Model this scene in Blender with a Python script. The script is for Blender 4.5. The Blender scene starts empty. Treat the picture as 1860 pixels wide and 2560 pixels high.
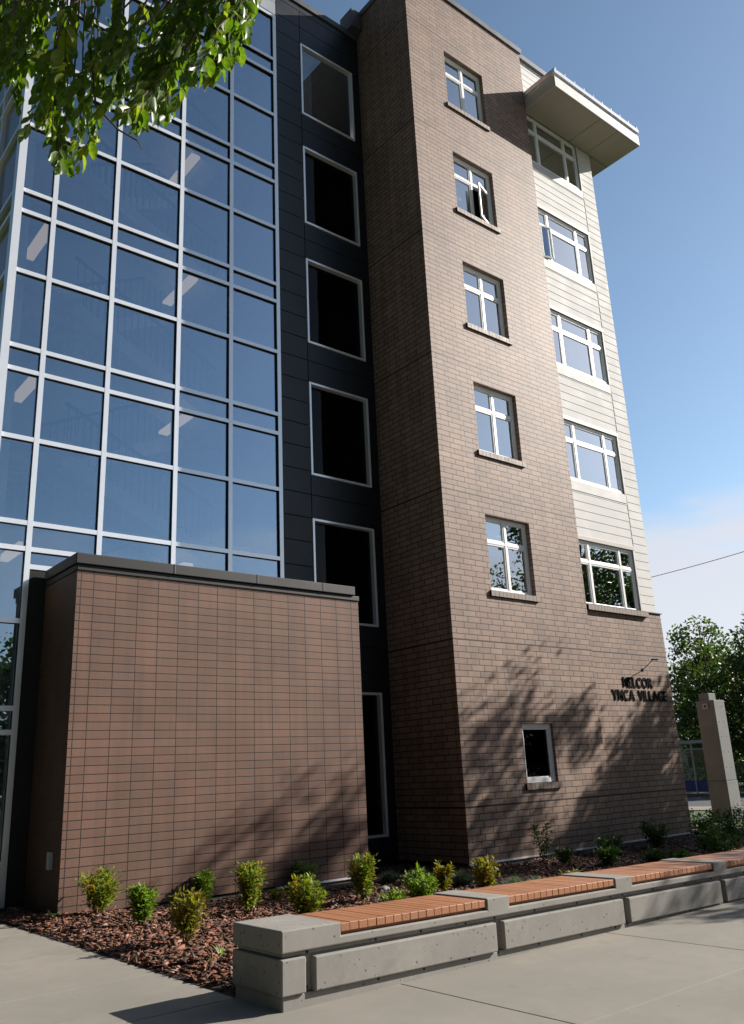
import bpy, bmesh, math, random
import numpy as np
from mathutils import Vector, Matrix
random.seed(7); rng = np.random.default_rng(7)
R = math.radians
sc = bpy.context.scene
C = sc.collection

# ------------------------------------------------------------------ camera, sky, sun, exposure
CAM = Vector((-11.2425, -11.297, 1.5857)); YAW, PIT, ROL = 0.695, 0.301, -0.048
cd = bpy.data.cameras.new('camera'); cam = bpy.data.objects.new('camera', cd); C.objects.link(cam); sc.camera = cam
cd.sensor_fit = 'VERTICAL'; cd.sensor_height = 36.0; cd.lens = 36.0 * 2116.456 / 2560
cd.clip_start = 0.05; cd.clip_end = 2000
_cy, _sy, _cp, _sp = math.cos(YAW), math.sin(YAW), math.cos(PIT), math.sin(PIT)
fw = Vector((_sy * _cp, _cy * _cp, _sp)); r0 = Vector((_cy, -_sy, 0)); u0 = r0.cross(fw)
rt = math.cos(ROL) * r0 + math.sin(ROL) * u0; up = math.cos(ROL) * u0 - math.sin(ROL) * r0
M = Matrix((( rt.x, up.x, -fw.x, CAM.x), (rt.y, up.y, -fw.y, CAM.y), (rt.z, up.z, -fw.z, CAM.z), (0, 0, 0, 1)))
cam.matrix_world = M

SUN = Vector((2.5, -1.0, 1.55)).normalized()          # direction towards the sun
sc.view_settings.view_transform = 'Standard'; sc.view_settings.look = 'None'
sc.view_settings.exposure = 0.9; sc.view_settings.gamma = 1.0
sl = bpy.data.lights.new('sun', 'SUN'); sl.energy = 5.0; sl.angle = R(0.5); sl.color = (1.0, 0.945, 0.865)
so = bpy.data.objects.new('sun', sl); C.objects.link(so); so.rotation_euler = SUN.to_track_quat('Z', 'Y').to_euler()
so.location = SUN * 60

W = bpy.data.worlds.new('World'); sc.world = W; W.use_nodes = True
wn, wl = W.node_tree.nodes, W.node_tree.links
for n in list(wn): wn.remove(n)
out = wn.new('ShaderNodeOutputWorld'); bg = wn.new('ShaderNodeBackground'); wl.new(bg.outputs[0], out.inputs[0])
sky = wn.new('ShaderNodeTexSky'); sky.sky_type = 'NISHITA'; sky.sun_disc = False
sky.sun_elevation = math.asin(SUN.z); sky.sun_rotation = math.atan2(SUN.x, SUN.y)
sky.air_density = 1.0; sky.dust_density = 1.0; sky.ozone_density = 1.6; sky.altitude = 600
bg.inputs[1].default_value = 0.053
# thin streaky clouds low over the horizon
tc = wn.new('ShaderNodeTexCoord'); mp = wn.new('ShaderNodeMapping'); mp.inputs['Scale'].default_value = (2.2, 2.2, 9.0)
nz = wn.new('ShaderNodeTexNoise'); nz.inputs['Scale'].default_value = 1.6; nz.inputs['Detail'].default_value = 7; nz.inputs['Roughness'].default_value = 0.52
wl.new(tc.outputs['Generated'], mp.inputs[0]); wl.new(mp.outputs[0], nz.inputs[0])
sx = wn.new('ShaderNodeSeparateXYZ'); wl.new(tc.outputs['Generated'], sx.inputs[0])
hz = wn.new('ShaderNodeMapRange'); hz.interpolation_type = 'SMOOTHSTEP'
hz.inputs[1].default_value = 0.40; hz.inputs[2].default_value = 0.12; hz.inputs[3].default_value = 0.0; hz.inputs[4].default_value = 1.0
wl.new(sx.outputs['Z'], hz.inputs[0])
ad = wn.new('ShaderNodeMath'); ad.operation = 'MULTIPLY_ADD'; ad.inputs[1].default_value = 0.62; wl.new(hz.outputs[0], ad.inputs[0]); wl.new(nz.outputs['Fac'], ad.inputs[2])
cr = wn.new('ShaderNodeMapRange'); cr.interpolation_type = 'SMOOTHSTEP'
cr.inputs[1].default_value = 0.67; cr.inputs[2].default_value = 0.98; cr.inputs[4].default_value = 0.80; wl.new(ad.outputs[0], cr.inputs[0])
mx = wn.new('ShaderNodeMixRGB'); wl.new(cr.outputs[0], mx.inputs[0]); wl.new(sky.outputs[0], mx.inputs[1]); mx.inputs[2].default_value = (8.0, 7.9, 8.3, 1)
# sky gradient added by hand: brighter right, dimmed left to darken shaded walls
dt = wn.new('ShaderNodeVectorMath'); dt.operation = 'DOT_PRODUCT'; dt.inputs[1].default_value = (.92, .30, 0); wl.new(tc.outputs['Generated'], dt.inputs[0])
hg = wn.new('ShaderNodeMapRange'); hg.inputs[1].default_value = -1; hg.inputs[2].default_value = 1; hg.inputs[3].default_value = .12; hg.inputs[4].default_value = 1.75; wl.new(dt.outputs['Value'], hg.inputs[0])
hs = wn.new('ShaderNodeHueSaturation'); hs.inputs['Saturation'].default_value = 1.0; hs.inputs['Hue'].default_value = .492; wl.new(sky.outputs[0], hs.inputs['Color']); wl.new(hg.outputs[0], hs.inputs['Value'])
cm = wn.new('ShaderNodeMath'); cm.operation = 'MULTIPLY'; cs = wn.new('ShaderNodeMapRange'); cs.inputs[1].default_value = -.3; cs.inputs[2].default_value = .5; wl.new(dt.outputs['Value'], cs.inputs[0])
zc = wn.new('ShaderNodeMapRange'); zc.inputs[1].default_value = .42; zc.inputs[2].default_value = .30; wl.new(sx.outputs['Z'], zc.inputs[0])
c0 = wn.new('ShaderNodeMath'); c0.operation = 'MULTIPLY'; wl.new(cr.outputs[0], c0.inputs[0]); wl.new(zc.outputs[0], c0.inputs[1])
wl.new(c0.outputs[0], cm.inputs[0]); wl.new(cs.outputs[0], cm.inputs[1]); wl.new(cm.outputs[0], mx.inputs[0])
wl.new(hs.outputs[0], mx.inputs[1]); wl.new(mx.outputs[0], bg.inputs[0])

# ------------------------------------------------------------------ helpers
def tag(o, label=None, cat=None, group=None, kind=None):
    if label: o['label'] = label
    if cat: o['category'] = cat
    if group: o['group'] = group
    if kind: o['kind'] = kind
    return o
def empty(name, label, cat, loc=(0, 0, 0), group=None, rz=0):
    o = bpy.data.objects.new(name, None); C.objects.link(o); o.location = loc; o.rotation_euler = (0, 0, rz); o.empty_display_size = .2
    return tag(o, label, cat, group)
class MB:
    "collects boxes, quads and tubes into one mesh"
    def __init__(s): s.v = []; s.f = []; s.m = []; s.mi = 0
    def q(s, *p):
        n = len(s.v); s.v += [tuple(a) for a in p]; s.f.append(tuple(range(n, n + len(p)))); s.m.append(s.mi)
    def box(s, x0, x1, y0, y1, z0, z1, skip=''):
        a = [(x, y, z) for z in (z0, z1) for y in (y0, y1) for x in (x0, x1)]; n = len(s.v); s.v += a
        F = {'b': (0, 2, 3, 1), 't': (4, 5, 7, 6), 'f': (0, 1, 5, 4), 'k': (2, 6, 7, 3), 'l': (0, 4, 6, 2), 'r': (1, 3, 7, 5)}
        for k, f in F.items():
            if k not in skip: s.f.append(tuple(n + i for i in f)); s.m.append(s.mi)
    def bar(s, a, b, w, h=None):
        "a box beam from a to b"
        a, b = Vector(a), Vector(b); h = h or w; d = (b - a).normalized()
        sdir = d.cross(Vector((0, 0, 1)));  sdir = sdir.normalized() if sdir.length > 1e-4 else Vector((1, 0, 0)); t = sdir.cross(d)
        P = [p + sdir * i * w / 2 + t * j * h / 2 for p in (a, b) for i, j in ((-1, -1), (1, -1), (1, 1), (-1, 1))]
        n = len(s.v); s.v += [tuple(p) for p in P]
        for f in ((0, 1, 2, 3), (7, 6, 5, 4), (0, 4, 5, 1), (1, 5, 6, 2), (2, 6, 7, 3), (3, 7, 4, 0)): s.f.append(tuple(n + i for i in f)); s.m.append(s.mi)
    def tube(s, pts, rad, n=7):
        pts = [Vector(p) for p in pts]; rad = rad if hasattr(rad, '__len__') else [rad] * len(pts); base = len(s.v)
        x = Vector((1, 0, 0))
        for i, p in enumerate(pts):
            d = (pts[min(i + 1, len(pts) - 1)] - pts[max(i - 1, 0)]).normalized()
            x = x - d * x.dot(d);  x = x.normalized() if x.length > 1e-3 else d.orthogonal().normalized(); y = d.cross(x)
            for k in range(n):
                a = 2 * math.pi * k / n; s.v.append(tuple(p + rad[i] * (math.cos(a) * x + math.sin(a) * y)))
        for i in range(len(pts) - 1):
            for k in range(n):
                a = base + i * n + k; b = base + i * n + (k + 1) % n; s.f.append((a, b, b + n, a + n)); s.m.append(s.mi)
        s.f.append(tuple(base + k for k in reversed(range(n)))); s.m.append(s.mi)
        s.f.append(tuple(base + (len(pts) - 1) * n + k for k in range(n))); s.m.append(s.mi)
    def build(s, name, mats, parent=None, smooth=False, bevel=0):
        me = bpy.data.meshes.new(name); me.from_pydata(s.v, [], s.f)
        mats = mats if isinstance(mats, (list, tuple)) else [mats]
        for m in mats: me.materials.append(m)
        if any(s.m): me.polygons.foreach_set('material_index', s.m)
        if smooth: me.polygons.foreach_set('use_smooth', [True] * len(s.f))
        me.update(); o = bpy.data.objects.new(name, me); C.objects.link(o)
        if parent: o.parent = parent
        if bevel:
            b = o.modifiers.new('bevel', 'BEVEL'); b.width = bevel; b.segments = 2; b.limit_method = 'ANGLE'
        return o
def copy_tree(o, parent=None):
    c = o.copy(); C.objects.link(c)
    if parent: c.parent = parent
    for ch in list(o.children): copy_tree(ch, c)
    return c

# ------------------------------------------------------------------ materials
KA = .80
def ka(c, k=KA): return tuple(x * k for x in c)
def new_mat(name):
    m = bpy.data.materials.new(name); m.use_nodes = True; nt = m.node_tree
    return m, nt.nodes, nt.links, nt.nodes['Principled BSDF']
def mix(n, l, fac, a, b):
    m = n.new('ShaderNodeMixRGB')
    for i, v in ((0, fac), (1, a), (2, b)):
        if hasattr(v, 'is_output'): l.new(v, m.inputs[i])
        else: m.inputs[i].default_value = v if i == 0 else (*v, 1)
    return m.outputs[0]
def noise(n, l, co, scale, detail=4, rough=.55):
    t = n.new('ShaderNodeTexNoise'); t.inputs['Scale'].default_value = scale; t.inputs['Detail'].default_value = detail; t.inputs['Roughness'].default_value = rough
    l.new(co, t.inputs['Vector']); return t.outputs['Fac']
def ramp(n, l, v, a, b, lo=0., hi=1.):
    m = n.new('ShaderNodeMapRange'); m.inputs[1].default_value = a; m.inputs[2].default_value = b; m.inputs[3].default_value = lo; m.inputs[4].default_value = hi
    l.new(v, m.inputs[0]); return m.outputs[0]
def math2(n, l, op, a, b):
    m = n.new('ShaderNodeMath'); m.operation = op
    for i, v in ((0, a), (1, b)):
        if hasattr(v, 'is_output'): l.new(v, m.inputs[i])
        else: m.inputs[i].default_value = v
    return m.outputs[0]
def objco(n): return n.new('ShaderNodeTexCoord').outputs['Object']
def bump(n, l, p, h, dist=.004, strength=.6):
    b = n.new('ShaderNodeBump'); b.inputs['Distance'].default_value = dist; b.inputs['Strength'].default_value = strength
    l.new(h, b.inputs['Height']); l.new(b.outputs[0], p.inputs['Normal'])
def plain(name, col, rough=.5, metal=0., var=.12, scale=3., bmp=0., spec=.5):
    m, n, l, p = new_mat(name); co = objco(n); f = noise(n, l, co, scale, 6); col = ka(col)
    d = tuple(c * (1 - var) for c in col); e = tuple(min(1, c * (1 + var)) for c in col)
    l.new(mix(n, l, ramp(n, l, f, .3, .7), d, e), p.inputs['Base Color'])
    l.new(ramp(n, l, f, .3, .7, rough * .88, min(1, rough * 1.1)), p.inputs['Roughness']); p.inputs['Metallic'].default_value = metal
    p.inputs['Specular IOR Level'].default_value = spec
    if bmp: bump(n, l, p, noise(n, l, co, 60, 5), bmp)
    return m
def brick(name, c1, c2, mortar, bw, bh, off, ms, x0, z0, joint=False, rough=.5, stack_x=None, mcol_v=None):
    m, n, l, p = new_mat(name); co = objco(n); s = n.new('ShaderNodeSeparateXYZ'); l.new(co, s.inputs[0]); c1, c2, mortar = ka(c1), ka(c2), ka(mortar)
    u = math2(n, l, 'SUBTRACT', math2(n, l, 'ADD', s.outputs[0], s.outputs[1]), x0); w = math2(n, l, 'SUBTRACT', s.outputs[2], z0)
    cb = n.new('ShaderNodeCombineXYZ'); l.new(u, cb.inputs[0]); l.new(w, cb.inputs[1])
    b = n.new('ShaderNodeTexBrick'); l.new(cb.outputs[0], b.inputs['Vector'])
    b.offset = off; b.offset_frequency = 2; b.squash = 1
    b.inputs['Scale'].default_value = 1; b.inputs['Brick Width'].default_value = bw; b.inputs['Row Height'].default_value = bh
    b.inputs['Mortar Size'].default_value = ms; b.inputs['Mortar Smooth'].default_value = .25; b.inputs['Bias'].default_value = 0
    b.inputs['Color1'].default_value = (*c1, 1); b.inputs['Color2'].default_value = (*c2, 1); b.inputs['Mortar'].default_value = (*mortar, 1)
    col = b.outputs['Color']; fac = b.outputs['Fac']
    if stack_x is not None:          # the extra closer joint beside the corner
        d = math2(n, l, 'LESS_THAN', math2(n, l, 'ABSOLUTE', math2(n, l, 'SUBTRACT', s.outputs[0], stack_x), 0), ms * .95)
        fac = math2(n, l, 'MAXIMUM', fac, d); col = mix(n, l, d, col, mortar)
    if joint:                        # movement joints at each floor
        fr = math2(n, l, 'MODULO', math2(n, l, 'ADD', w, 30.006), 3.0); d = math2(n, l, 'LESS_THAN', fr, .028)
        fac = math2(n, l, 'MAXIMUM', fac, d); col = mix(n, l, d, col, tuple(c * .55 for c in mortar))
    f1 = noise(n, l, co, 1.1, 5); f2 = noise(n, l, co, 42, 4)
    mr = n.new('ShaderNodeMixRGB'); mr.blend_type = 'MULTIPLY'; mr.inputs[0].default_value = 1; l.new(col, mr.inputs[1])
    l.new(mix(n, l, ramp(n, l, f1, .25, .75), (.82, .83, .85), (1.14, 1.10, 1.06)), mr.inputs[2])
    m2 = n.new('ShaderNodeMixRGB'); m2.blend_type = 'MULTIPLY'; m2.inputs[0].default_value = 1; l.new(mr.outputs[0], m2.inputs[1])
    l.new(mix(n, l, ramp(n, l, f2, .3, .7), (.93, .92, .92), (1.06, 1.06, 1.06)), m2.inputs[2])
    ms_ = n.new('ShaderNodeMapping'); ms_.inputs['Scale'].default_value = (3.2, 3.2, .22); l.new(co, ms_.inputs[0]); f3 = noise(n, l, ms_.outputs[0], 1.6, 6, .6)   # rain streaks
    m3 = n.new('ShaderNodeMixRGB'); m3.blend_type = 'MULTIPLY'; m3.inputs[0].default_value = 1; l.new(m2.outputs[0], m3.inputs[1]); l.new(mix(n, l, ramp(n, l, f3, .32, .68), (.84, .85, .86), (1.08, 1.07, 1.06)), m3.inputs[2])
    l.new(m3.outputs[0], p.inputs['Base Color']); p.inputs['Roughness'].default_value = rough; p.inputs['Specular IOR Level'].default_value = .26
    h = math2(n, l, 'ADD', math2(n, l, 'MULTIPLY', math2(n, l, 'SUBTRACT', 1, fac), 1), math2(n, l, 'MULTIPLY', f2, .12))
    bump(n, l, p, h, .012, .9)
    return m
def concrete(name, col, pits=True, rough=.8, joints=None, scale=1., pscale=21, prad=.23):
    m, n, l, p = new_mat(name); co = objco(n); col = ka(col)
    a = noise(n, l, co, 1.3 * scale, 7, .62); b = noise(n, l, co, 14 * scale, 6); c3 = noise(n, l, co, 120, 3)
    c = mix(n, l, ramp(n, l, a, .3, .72), tuple(x * .74 for x in col), (col[0] * 1.17, col[1] * 1.14, col[2] * 1.10))
    c = mix(n, l, ramp(n, l, b, .35, .75, 0, .6), c, tuple(x * .80 for x in col))
    c = mix(n, l, ramp(n, l, c3, .4, .7, 0, .35), c, tuple(x * 1.2 for x in col))
    st = noise(n, l, co, 3.3 * scale, 4, .7); c = mix(n, l, ramp(n, l, st, .58, .74, 0, .5), c, (col[0] * .62, col[1] * .58, col[2] * .52))
    h = b
    if pits:
        v = n.new('ShaderNodeTexVoronoi'); v.inputs['Scale'].default_value = pscale; v.inputs['Randomness'].default_value = 1; l.new(co, v.inputs['Vector'])
        sp = n.new('ShaderNodeSeparateColor'); l.new(v.outputs['Color'], sp.inputs[0])
        thr = math2(n, l, 'MULTIPLY', ramp(n, l, sp.outputs[0], .35, 1.0, 0, 1), prad)
        pt = math2(n, l, 'LESS_THAN', v.outputs['Distance'], thr)
        c = mix(n, l, math2(n, l, 'MULTIPLY', pt, .75), c, tuple(x * .25 for x in col))
        h = math2(n, l, 'SUBTRACT', math2(n, l, 'MULTIPLY', b, .3), pt)
    l.new(c, p.inputs['Base Color']); p.inputs['Roughness'].default_value = rough; p.inputs['Specular IOR Level'].default_value = .3
    bump(n, l, p, h, .004, .6)
    return m
def glass_mat(name, tint, refl, rcol=(1, 1, 1), rough=.0, ior=1.5):
    m = bpy.data.materials.new(name); m.use_nodes = True; n, l = m.node_tree.nodes, m.node_tree.links
    for x in list(n): n.remove(x)
    o = n.new('ShaderNodeOutputMaterial'); t = n.new('ShaderNodeBsdfTransparent'); t.inputs[0].default_value = (*tint, 1)
    g = n.new('ShaderNodeBsdfGlossy'); g.inputs['Roughness'].default_value = rough; g.inputs[0].default_value = (*rcol, 1)
    fr = n.new('ShaderNodeFresnel'); fr.inputs[0].default_value = ior
    co = objco(n); nzz = noise(n, l, co, .9, 2); bm = n.new('ShaderNodeBump'); bm.inputs['Distance'].default_value = .012; bm.inputs['Strength'].default_value = .25; l.new(nzz, bm.inputs['Height'])
    l.new(bm.outputs[0], g.inputs['Normal'])
    f = math2(n, l, 'ADD', fr.outputs[0], refl); mxs = n.new('ShaderNodeMixShader')
    l.new(f, mxs.inputs[0]); l.new(t.outputs[0], mxs.inputs[1]); l.new(g.outputs[0], mxs.inputs[2]); l.new(mxs.outputs[0], o.inputs[0])
    return m
def leaf_mat(name, c1, c2, c3=None, trans=.45, rough=.42, scale=1.4):
    m, n, l, p = new_mat(name); co = objco(n); c1, c2, c3 = ka(c1, .86), ka(c2, .86), ka(c3, .86) if c3 else None
    f = noise(n, l, co, scale, 3); g = noise(n, l, co, scale * 14, 2)
    c = mix(n, l, ramp(n, l, g, .32, .68), c1, c2)
    if c3: c = mix(n, l, ramp(n, l, f, .56, .66), c, c3)
    l.new(c, p.inputs['Base Color']); p.inputs['Roughness'].default_value = rough
    t = n.new('ShaderNodeBsdfTranslucent'); mm = n.new('ShaderNodeMixRGB'); mm.blend_type = 'MULTIPLY'; mm.inputs[0].default_value = 1; l.new(c, mm.inputs[1]); mm.inputs[2].default_value = (1.75, 1.9, .8, 1)
    l.new(mm.outputs[0], t.inputs[0]); ms = n.new('ShaderNodeMixShader'); ms.inputs[0].default_value = trans
    o = n['Material Output']; l.new(p.outputs[0], ms.inputs[1]); l.new(t.outputs[0], ms.inputs[2]); l.new(ms.outputs[0], o.inputs[0])
    return m
def emis(name, col, s):
    m = bpy.data.materials.new(name); m.use_nodes = True; n, l = m.node_tree.nodes, m.node_tree.links
    for x in list(n): n.remove(x)
    o = n.new('ShaderNodeOutputMaterial'); e = n.new('ShaderNodeEmission'); e.inputs[0].default_value = (*col, 1); e.inputs[1].default_value = s; l.new(e.outputs[0], o.inputs[0]); return m

BH = 3.0 / 26
m_brick = brick('tower_brick', (.366, .254, .198), (.278, .189, .150), (.046, .031, .024), .338, BH, .34, .0084, .107, 3.95, joint=True, rough=.60)  # mortar darker than its own tone: shade of the raked joints put in
m_annex = brick('annex_brick', (.222, .130, .096), (.188, .110, .083), (.038, .027, .022), .338, .1168, 0, .0070, -6.684 + .573, 4.573, rough=.62, stack_x=-6.872)  # dark mortar again holds the raked-joint shade
m_annex_side_shaded = brick('annex_side_shaded_brick', (.14, .075, .053), (.12, .065, .047), (.15, .105, .08), .338, .1168, .5, .0050, 0, 4.573, rough=.55)  # running bond; the side's shade put in as darker brick, paler mortar
m_sill = plain('sill_brick', (.20, .14, .11), .6, var=.2, scale=6, bmp=.004)
m_mortar = plain('mortar', (.08, .06, .05), .9)
m_siding = plain('siding_paint', (.73, .715, .695), .8, var=.03, scale=2.5, bmp=.0008, spec=.25)
m_trim = plain('trim_paint', (.66, .65, .63), .7, var=.03)
m_head = plain('head_trim_paint', (.36, .32, .27), .55, var=.05)
m_soffit = plain('soffit_panel', (.46, .41, .32), .6, var=.04)
m_vinyl = plain('window_vinyl', (.96, .96, .96), .4, var=.02)
m_alum = plain('aluminium', (1.1, 1.11, 1.14), .17, var=.03, metal=.45)
m_alumdk = plain('aluminium_grey', (.42, .45, .50), .4, var=.05)
m_dark = plain('dark_cladding', (.008, .010, .014), .42, var=.18, scale=1.2)
m_darkbk = plain('dark_backing', (.008, .008, .009), .8)
m_cop = plain('coping_metal', (.011, .010, .010), .6, var=.2, scale=1.5)
m_copg = plain('roof_coping_metal', (.085, .09, .10), .5, var=.12)
m_flash = plain('flashing_metal', (.75, .75, .76), .3, var=.08)
m_found = plain('foundation_concrete', (.16, .15, .14), .85, var=.2)
m_conc = concrete('bench_concrete', (.305, .290, .266))
m_plaza = concrete('plaza_concrete', (.285, .263, .228), pits=True, scale=.45, pscale=5, prad=.045)
m_pillar = concrete('pillar_concrete', (.25, .25, .25), pits=True)
m_bed = plain('bed_soil', (.035, .018, .012), .95, var=.4, scale=20, bmp=.02)
m_lawn = plain('lawn_grass', (.06, .10, .025), .9, var=.35, scale=8, bmp=.02)
m_road = plain('road_asphalt', (.06, .06, .065), .85, var=.2, scale=5, bmp=.004)
m_glass = glass_mat('curtain_glass', (.92, .95, .98), .47, (.66, .83, 1.0))
m_glassL = glass_mat('side_glass', (.22, .25, .27), .02)
m_wglass = glass_mat('window_glass', (.55, .60, .60), .46, (.84, .92, 1.0))
m_dglass = glass_mat('dark_glass', (.30, .30, .29), .0, ior=1.25)
m_inwall = plain('interior_paint', (.95, .97, 1.0), .8, var=.03)
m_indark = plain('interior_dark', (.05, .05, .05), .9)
m_slab = plain('stair_concrete', (.95, .95, .97), .8)
m_rail = plain('railing_steel', (.06, .07, .08), .5)
m_railw = plain('railing_light_steel', (.75, .77, .8), .4)
m_blind = plain('blind_fabric', (.62, .72, .70), .8, var=.03)
m_lamp = emis('lamp_diffuser', (1.0, .78, .54), .28)
m_letter = plain('letter_metal', (.006, .006, .006), .9, spec=.08)
m_steel = plain('shelter_steel', (.42, .43, .45), .4)
m_bark = plain('bark', (.10, .075, .055), .9, var=.35, scale=14, bmp=.02)
m_twig = plain('twig_bark', (.085, .06, .042), .8, var=.3, scale=20)

# ------------------------------------------------------------------ ground
def sheet(name, polys, z, mat, kind='structure', thick=0):
    b = MB()
    for (x0, x1, y0, y1) in polys:
        if thick: b.box(x0, x1, y0, y1, z - thick, z)
        else: b.q((x0, y0, z), (x1, y0, z), (x1, y1, z), (x0, y1, z))
    return tag(b.build(name, mat), kind=kind)
sheet('ground', [(-300, 400, -300, 400)], -.22, m_lawn)
# plaza slabs, each poured panel separated by a narrow sawn joint
def slabs(b, xs, ys, gap=.004, zt=0.):
    for xa, xb in zip(xs, xs[1:]):
        for ya, yb in zip(ys, ys[1:]): b.box(xa + gap, xb - gap, ya + gap, yb - gap, -.16, zt)
b = MB(); slabs(b, [-14, -11.1, -8.9, -6.4, -3.72, -1.0, 1.7, 4.4, 7.1, 9.8, 12.5], [-40, -31, -25, -19, -14.5, -11.6, -9.4, -7.32, -4.9])
slabs(b, [-10.4, -7.5], [-4.892, -3.55, -1.92, -.2, 1.85])
slabs(b, [-10.4, -7.93], [1.85, 4, 8, 14])
for o_ in [b.build('plaza', m_plaza, bevel=.006)]: tag(o_, kind='structure')
sheet('plaza_base', [(-14, 12.5, -40, -4.9), (-10.4, -7.5, -4.9, 14)], -.10, m_found, thick=.1)
# planting bed: a gently uneven soil surface
def bedz(x, y):
    t = min(1, max(0, (x + 7.2) / 2.5))
    return .035 * min(1, (x + 7.5) / .25) * (1 - t) - .05 * t + .02 * math.sin(x * 2.1 + y) * math.sin(y * 2.7 - x * .6) * min(1, (x + 7.5) / .3)
b = MB(); nx, ny = 120, 40
X = np.linspace(-7.5, 9.2, nx); Y = np.linspace(-5.0, 1.95, ny)
for j in range(ny):
    for i in range(nx): b.v.append((X[i], Y[j], bedz(X[i], Y[j])))
for j in range(ny - 1):
    for i in range(nx - 1): b.f.append((j * nx + i, j * nx + i + 1, (j + 1) * nx + i + 1, (j + 1) * nx + i)); b.m.append(0)
tag(b.build('mulch_ground', m_bed, smooth=True), kind='structure')
sheet('lawn', [(-60, -10.404, -4.9, 60), (-60, -14.004, -60, -4.9), (9.2, 15.6, -5, 40), (12.5, 15.6, -40, -5)], -.03, m_lawn, thick=.15)  # the two left strips are unseen, added dark to cut bounced light
sheet('sidewalk', [(15.6, 17.6, -60, 60), (28.2, 30.2, -60, 60)], 0, m_plaza, thick=.2)
sheet('road', [(17.75, 28.05, -200, 200)], -.12, m_road)
sheet('kerb', [(17.6, 17.75, -60, 60), (28.05, 28.2, -60, 60)], .004, m_found, thick=.2)
sheet('far_lawn', [(30.2, 120, -80, 120)], -.02, m_lawn, thick=.15)

# ------------------------------------------------------------------ the building
BLD = empty('apartment_building', 'six-storey apartment block in brown brick and cream siding with a blue glass stair tower', 'building')
ZT = 20.33                                     # underside of the roof coping
def wall_y(b, y, x0, x1, z0, z1, holes=(), depth=.12):
    "wall in the plane y facing -y with holes (x0,x1,z0,z1) and reveals running back"
    xs = sorted({x0, x1, *[h[0] for h in holes], *[h[1] for h in holes]}); zs = sorted({z0, z1, *[h[2] for h in holes], *[h[3] for h in holes]})
    for xa, xb in zip(xs, xs[1:]):
        for za, zb in zip(zs, zs[1:]):
            cx, cz = (xa + xb) / 2, (za + zb) / 2
            if any(h[0] < cx < h[1] and h[2] < cz < h[3] for h in holes): continue
            b.q((xa, y, za), (xb, y, za), (xb, y, zb), (xa, y, zb))
    for h in holes:
        a, c, e, f = h; k = y + depth
        b.q((a, y, e), (a, k, e), (a, k, f), (a, y, f)); b.q((c, y, f), (c, k, f), (c, k, e), (c, y, e))
        b.q((a, y, f), (a, k, f), (c, k, f), (c, y, f)); b.q((a, k, e), (a, y, e), (c, y, e), (c, k, e))
FL = range(5)
WX0, WX1 = 1.187, 2.545
wh_ = [(WX0, WX1, 4.984 + 3 * i, 6.594 + 3 * i) for i in FL]; small = (1.70, 2.63, 1.29, 2.41)
b = MB(); wall_y(b, 0, 0, 4.218, .03, ZT, wh_ + [small])
b.q((0, 1.9, .03), (0, 0, .03), (0, 0, ZT), (0, 1.9, ZT)); b.q((4.218, 0, 0.03), (4.218, .3, .03), (4.218, .3, ZT), (4.218, 0, ZT))
tower = b.build('brick_wall', m_brick, BLD)
b = MB(); b.box(4.219, 7.226, .08, 11, .03, 5.0, skip='lk'); b.build('brick_base_wall', m_brick, BLD)
b = MB(); b.box(4.22, 7.26, .05, .30, 5.0, 5.022); b.build('ledge_flashing', m_cop, BLD)
b = MB(); b.box(-.012, 4.23, -.02, .02, .0, .032); b.box(4.23, 7.25, .055, .1, .0, .032); b.box(-3.6, -1.76, .558, .6, -.01, .02); b.build('base_flashing', m_flash, BLD)
b = MB(); b.box(.02, 7.2, .1, .4, -.3, .0); b.box(0.03, 4.2, .012, .1, -.3, 0); b.box(-6.9, -1.8, .6, .9, -.3, 0); b.build('foundation', m_found, BLD)
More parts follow.
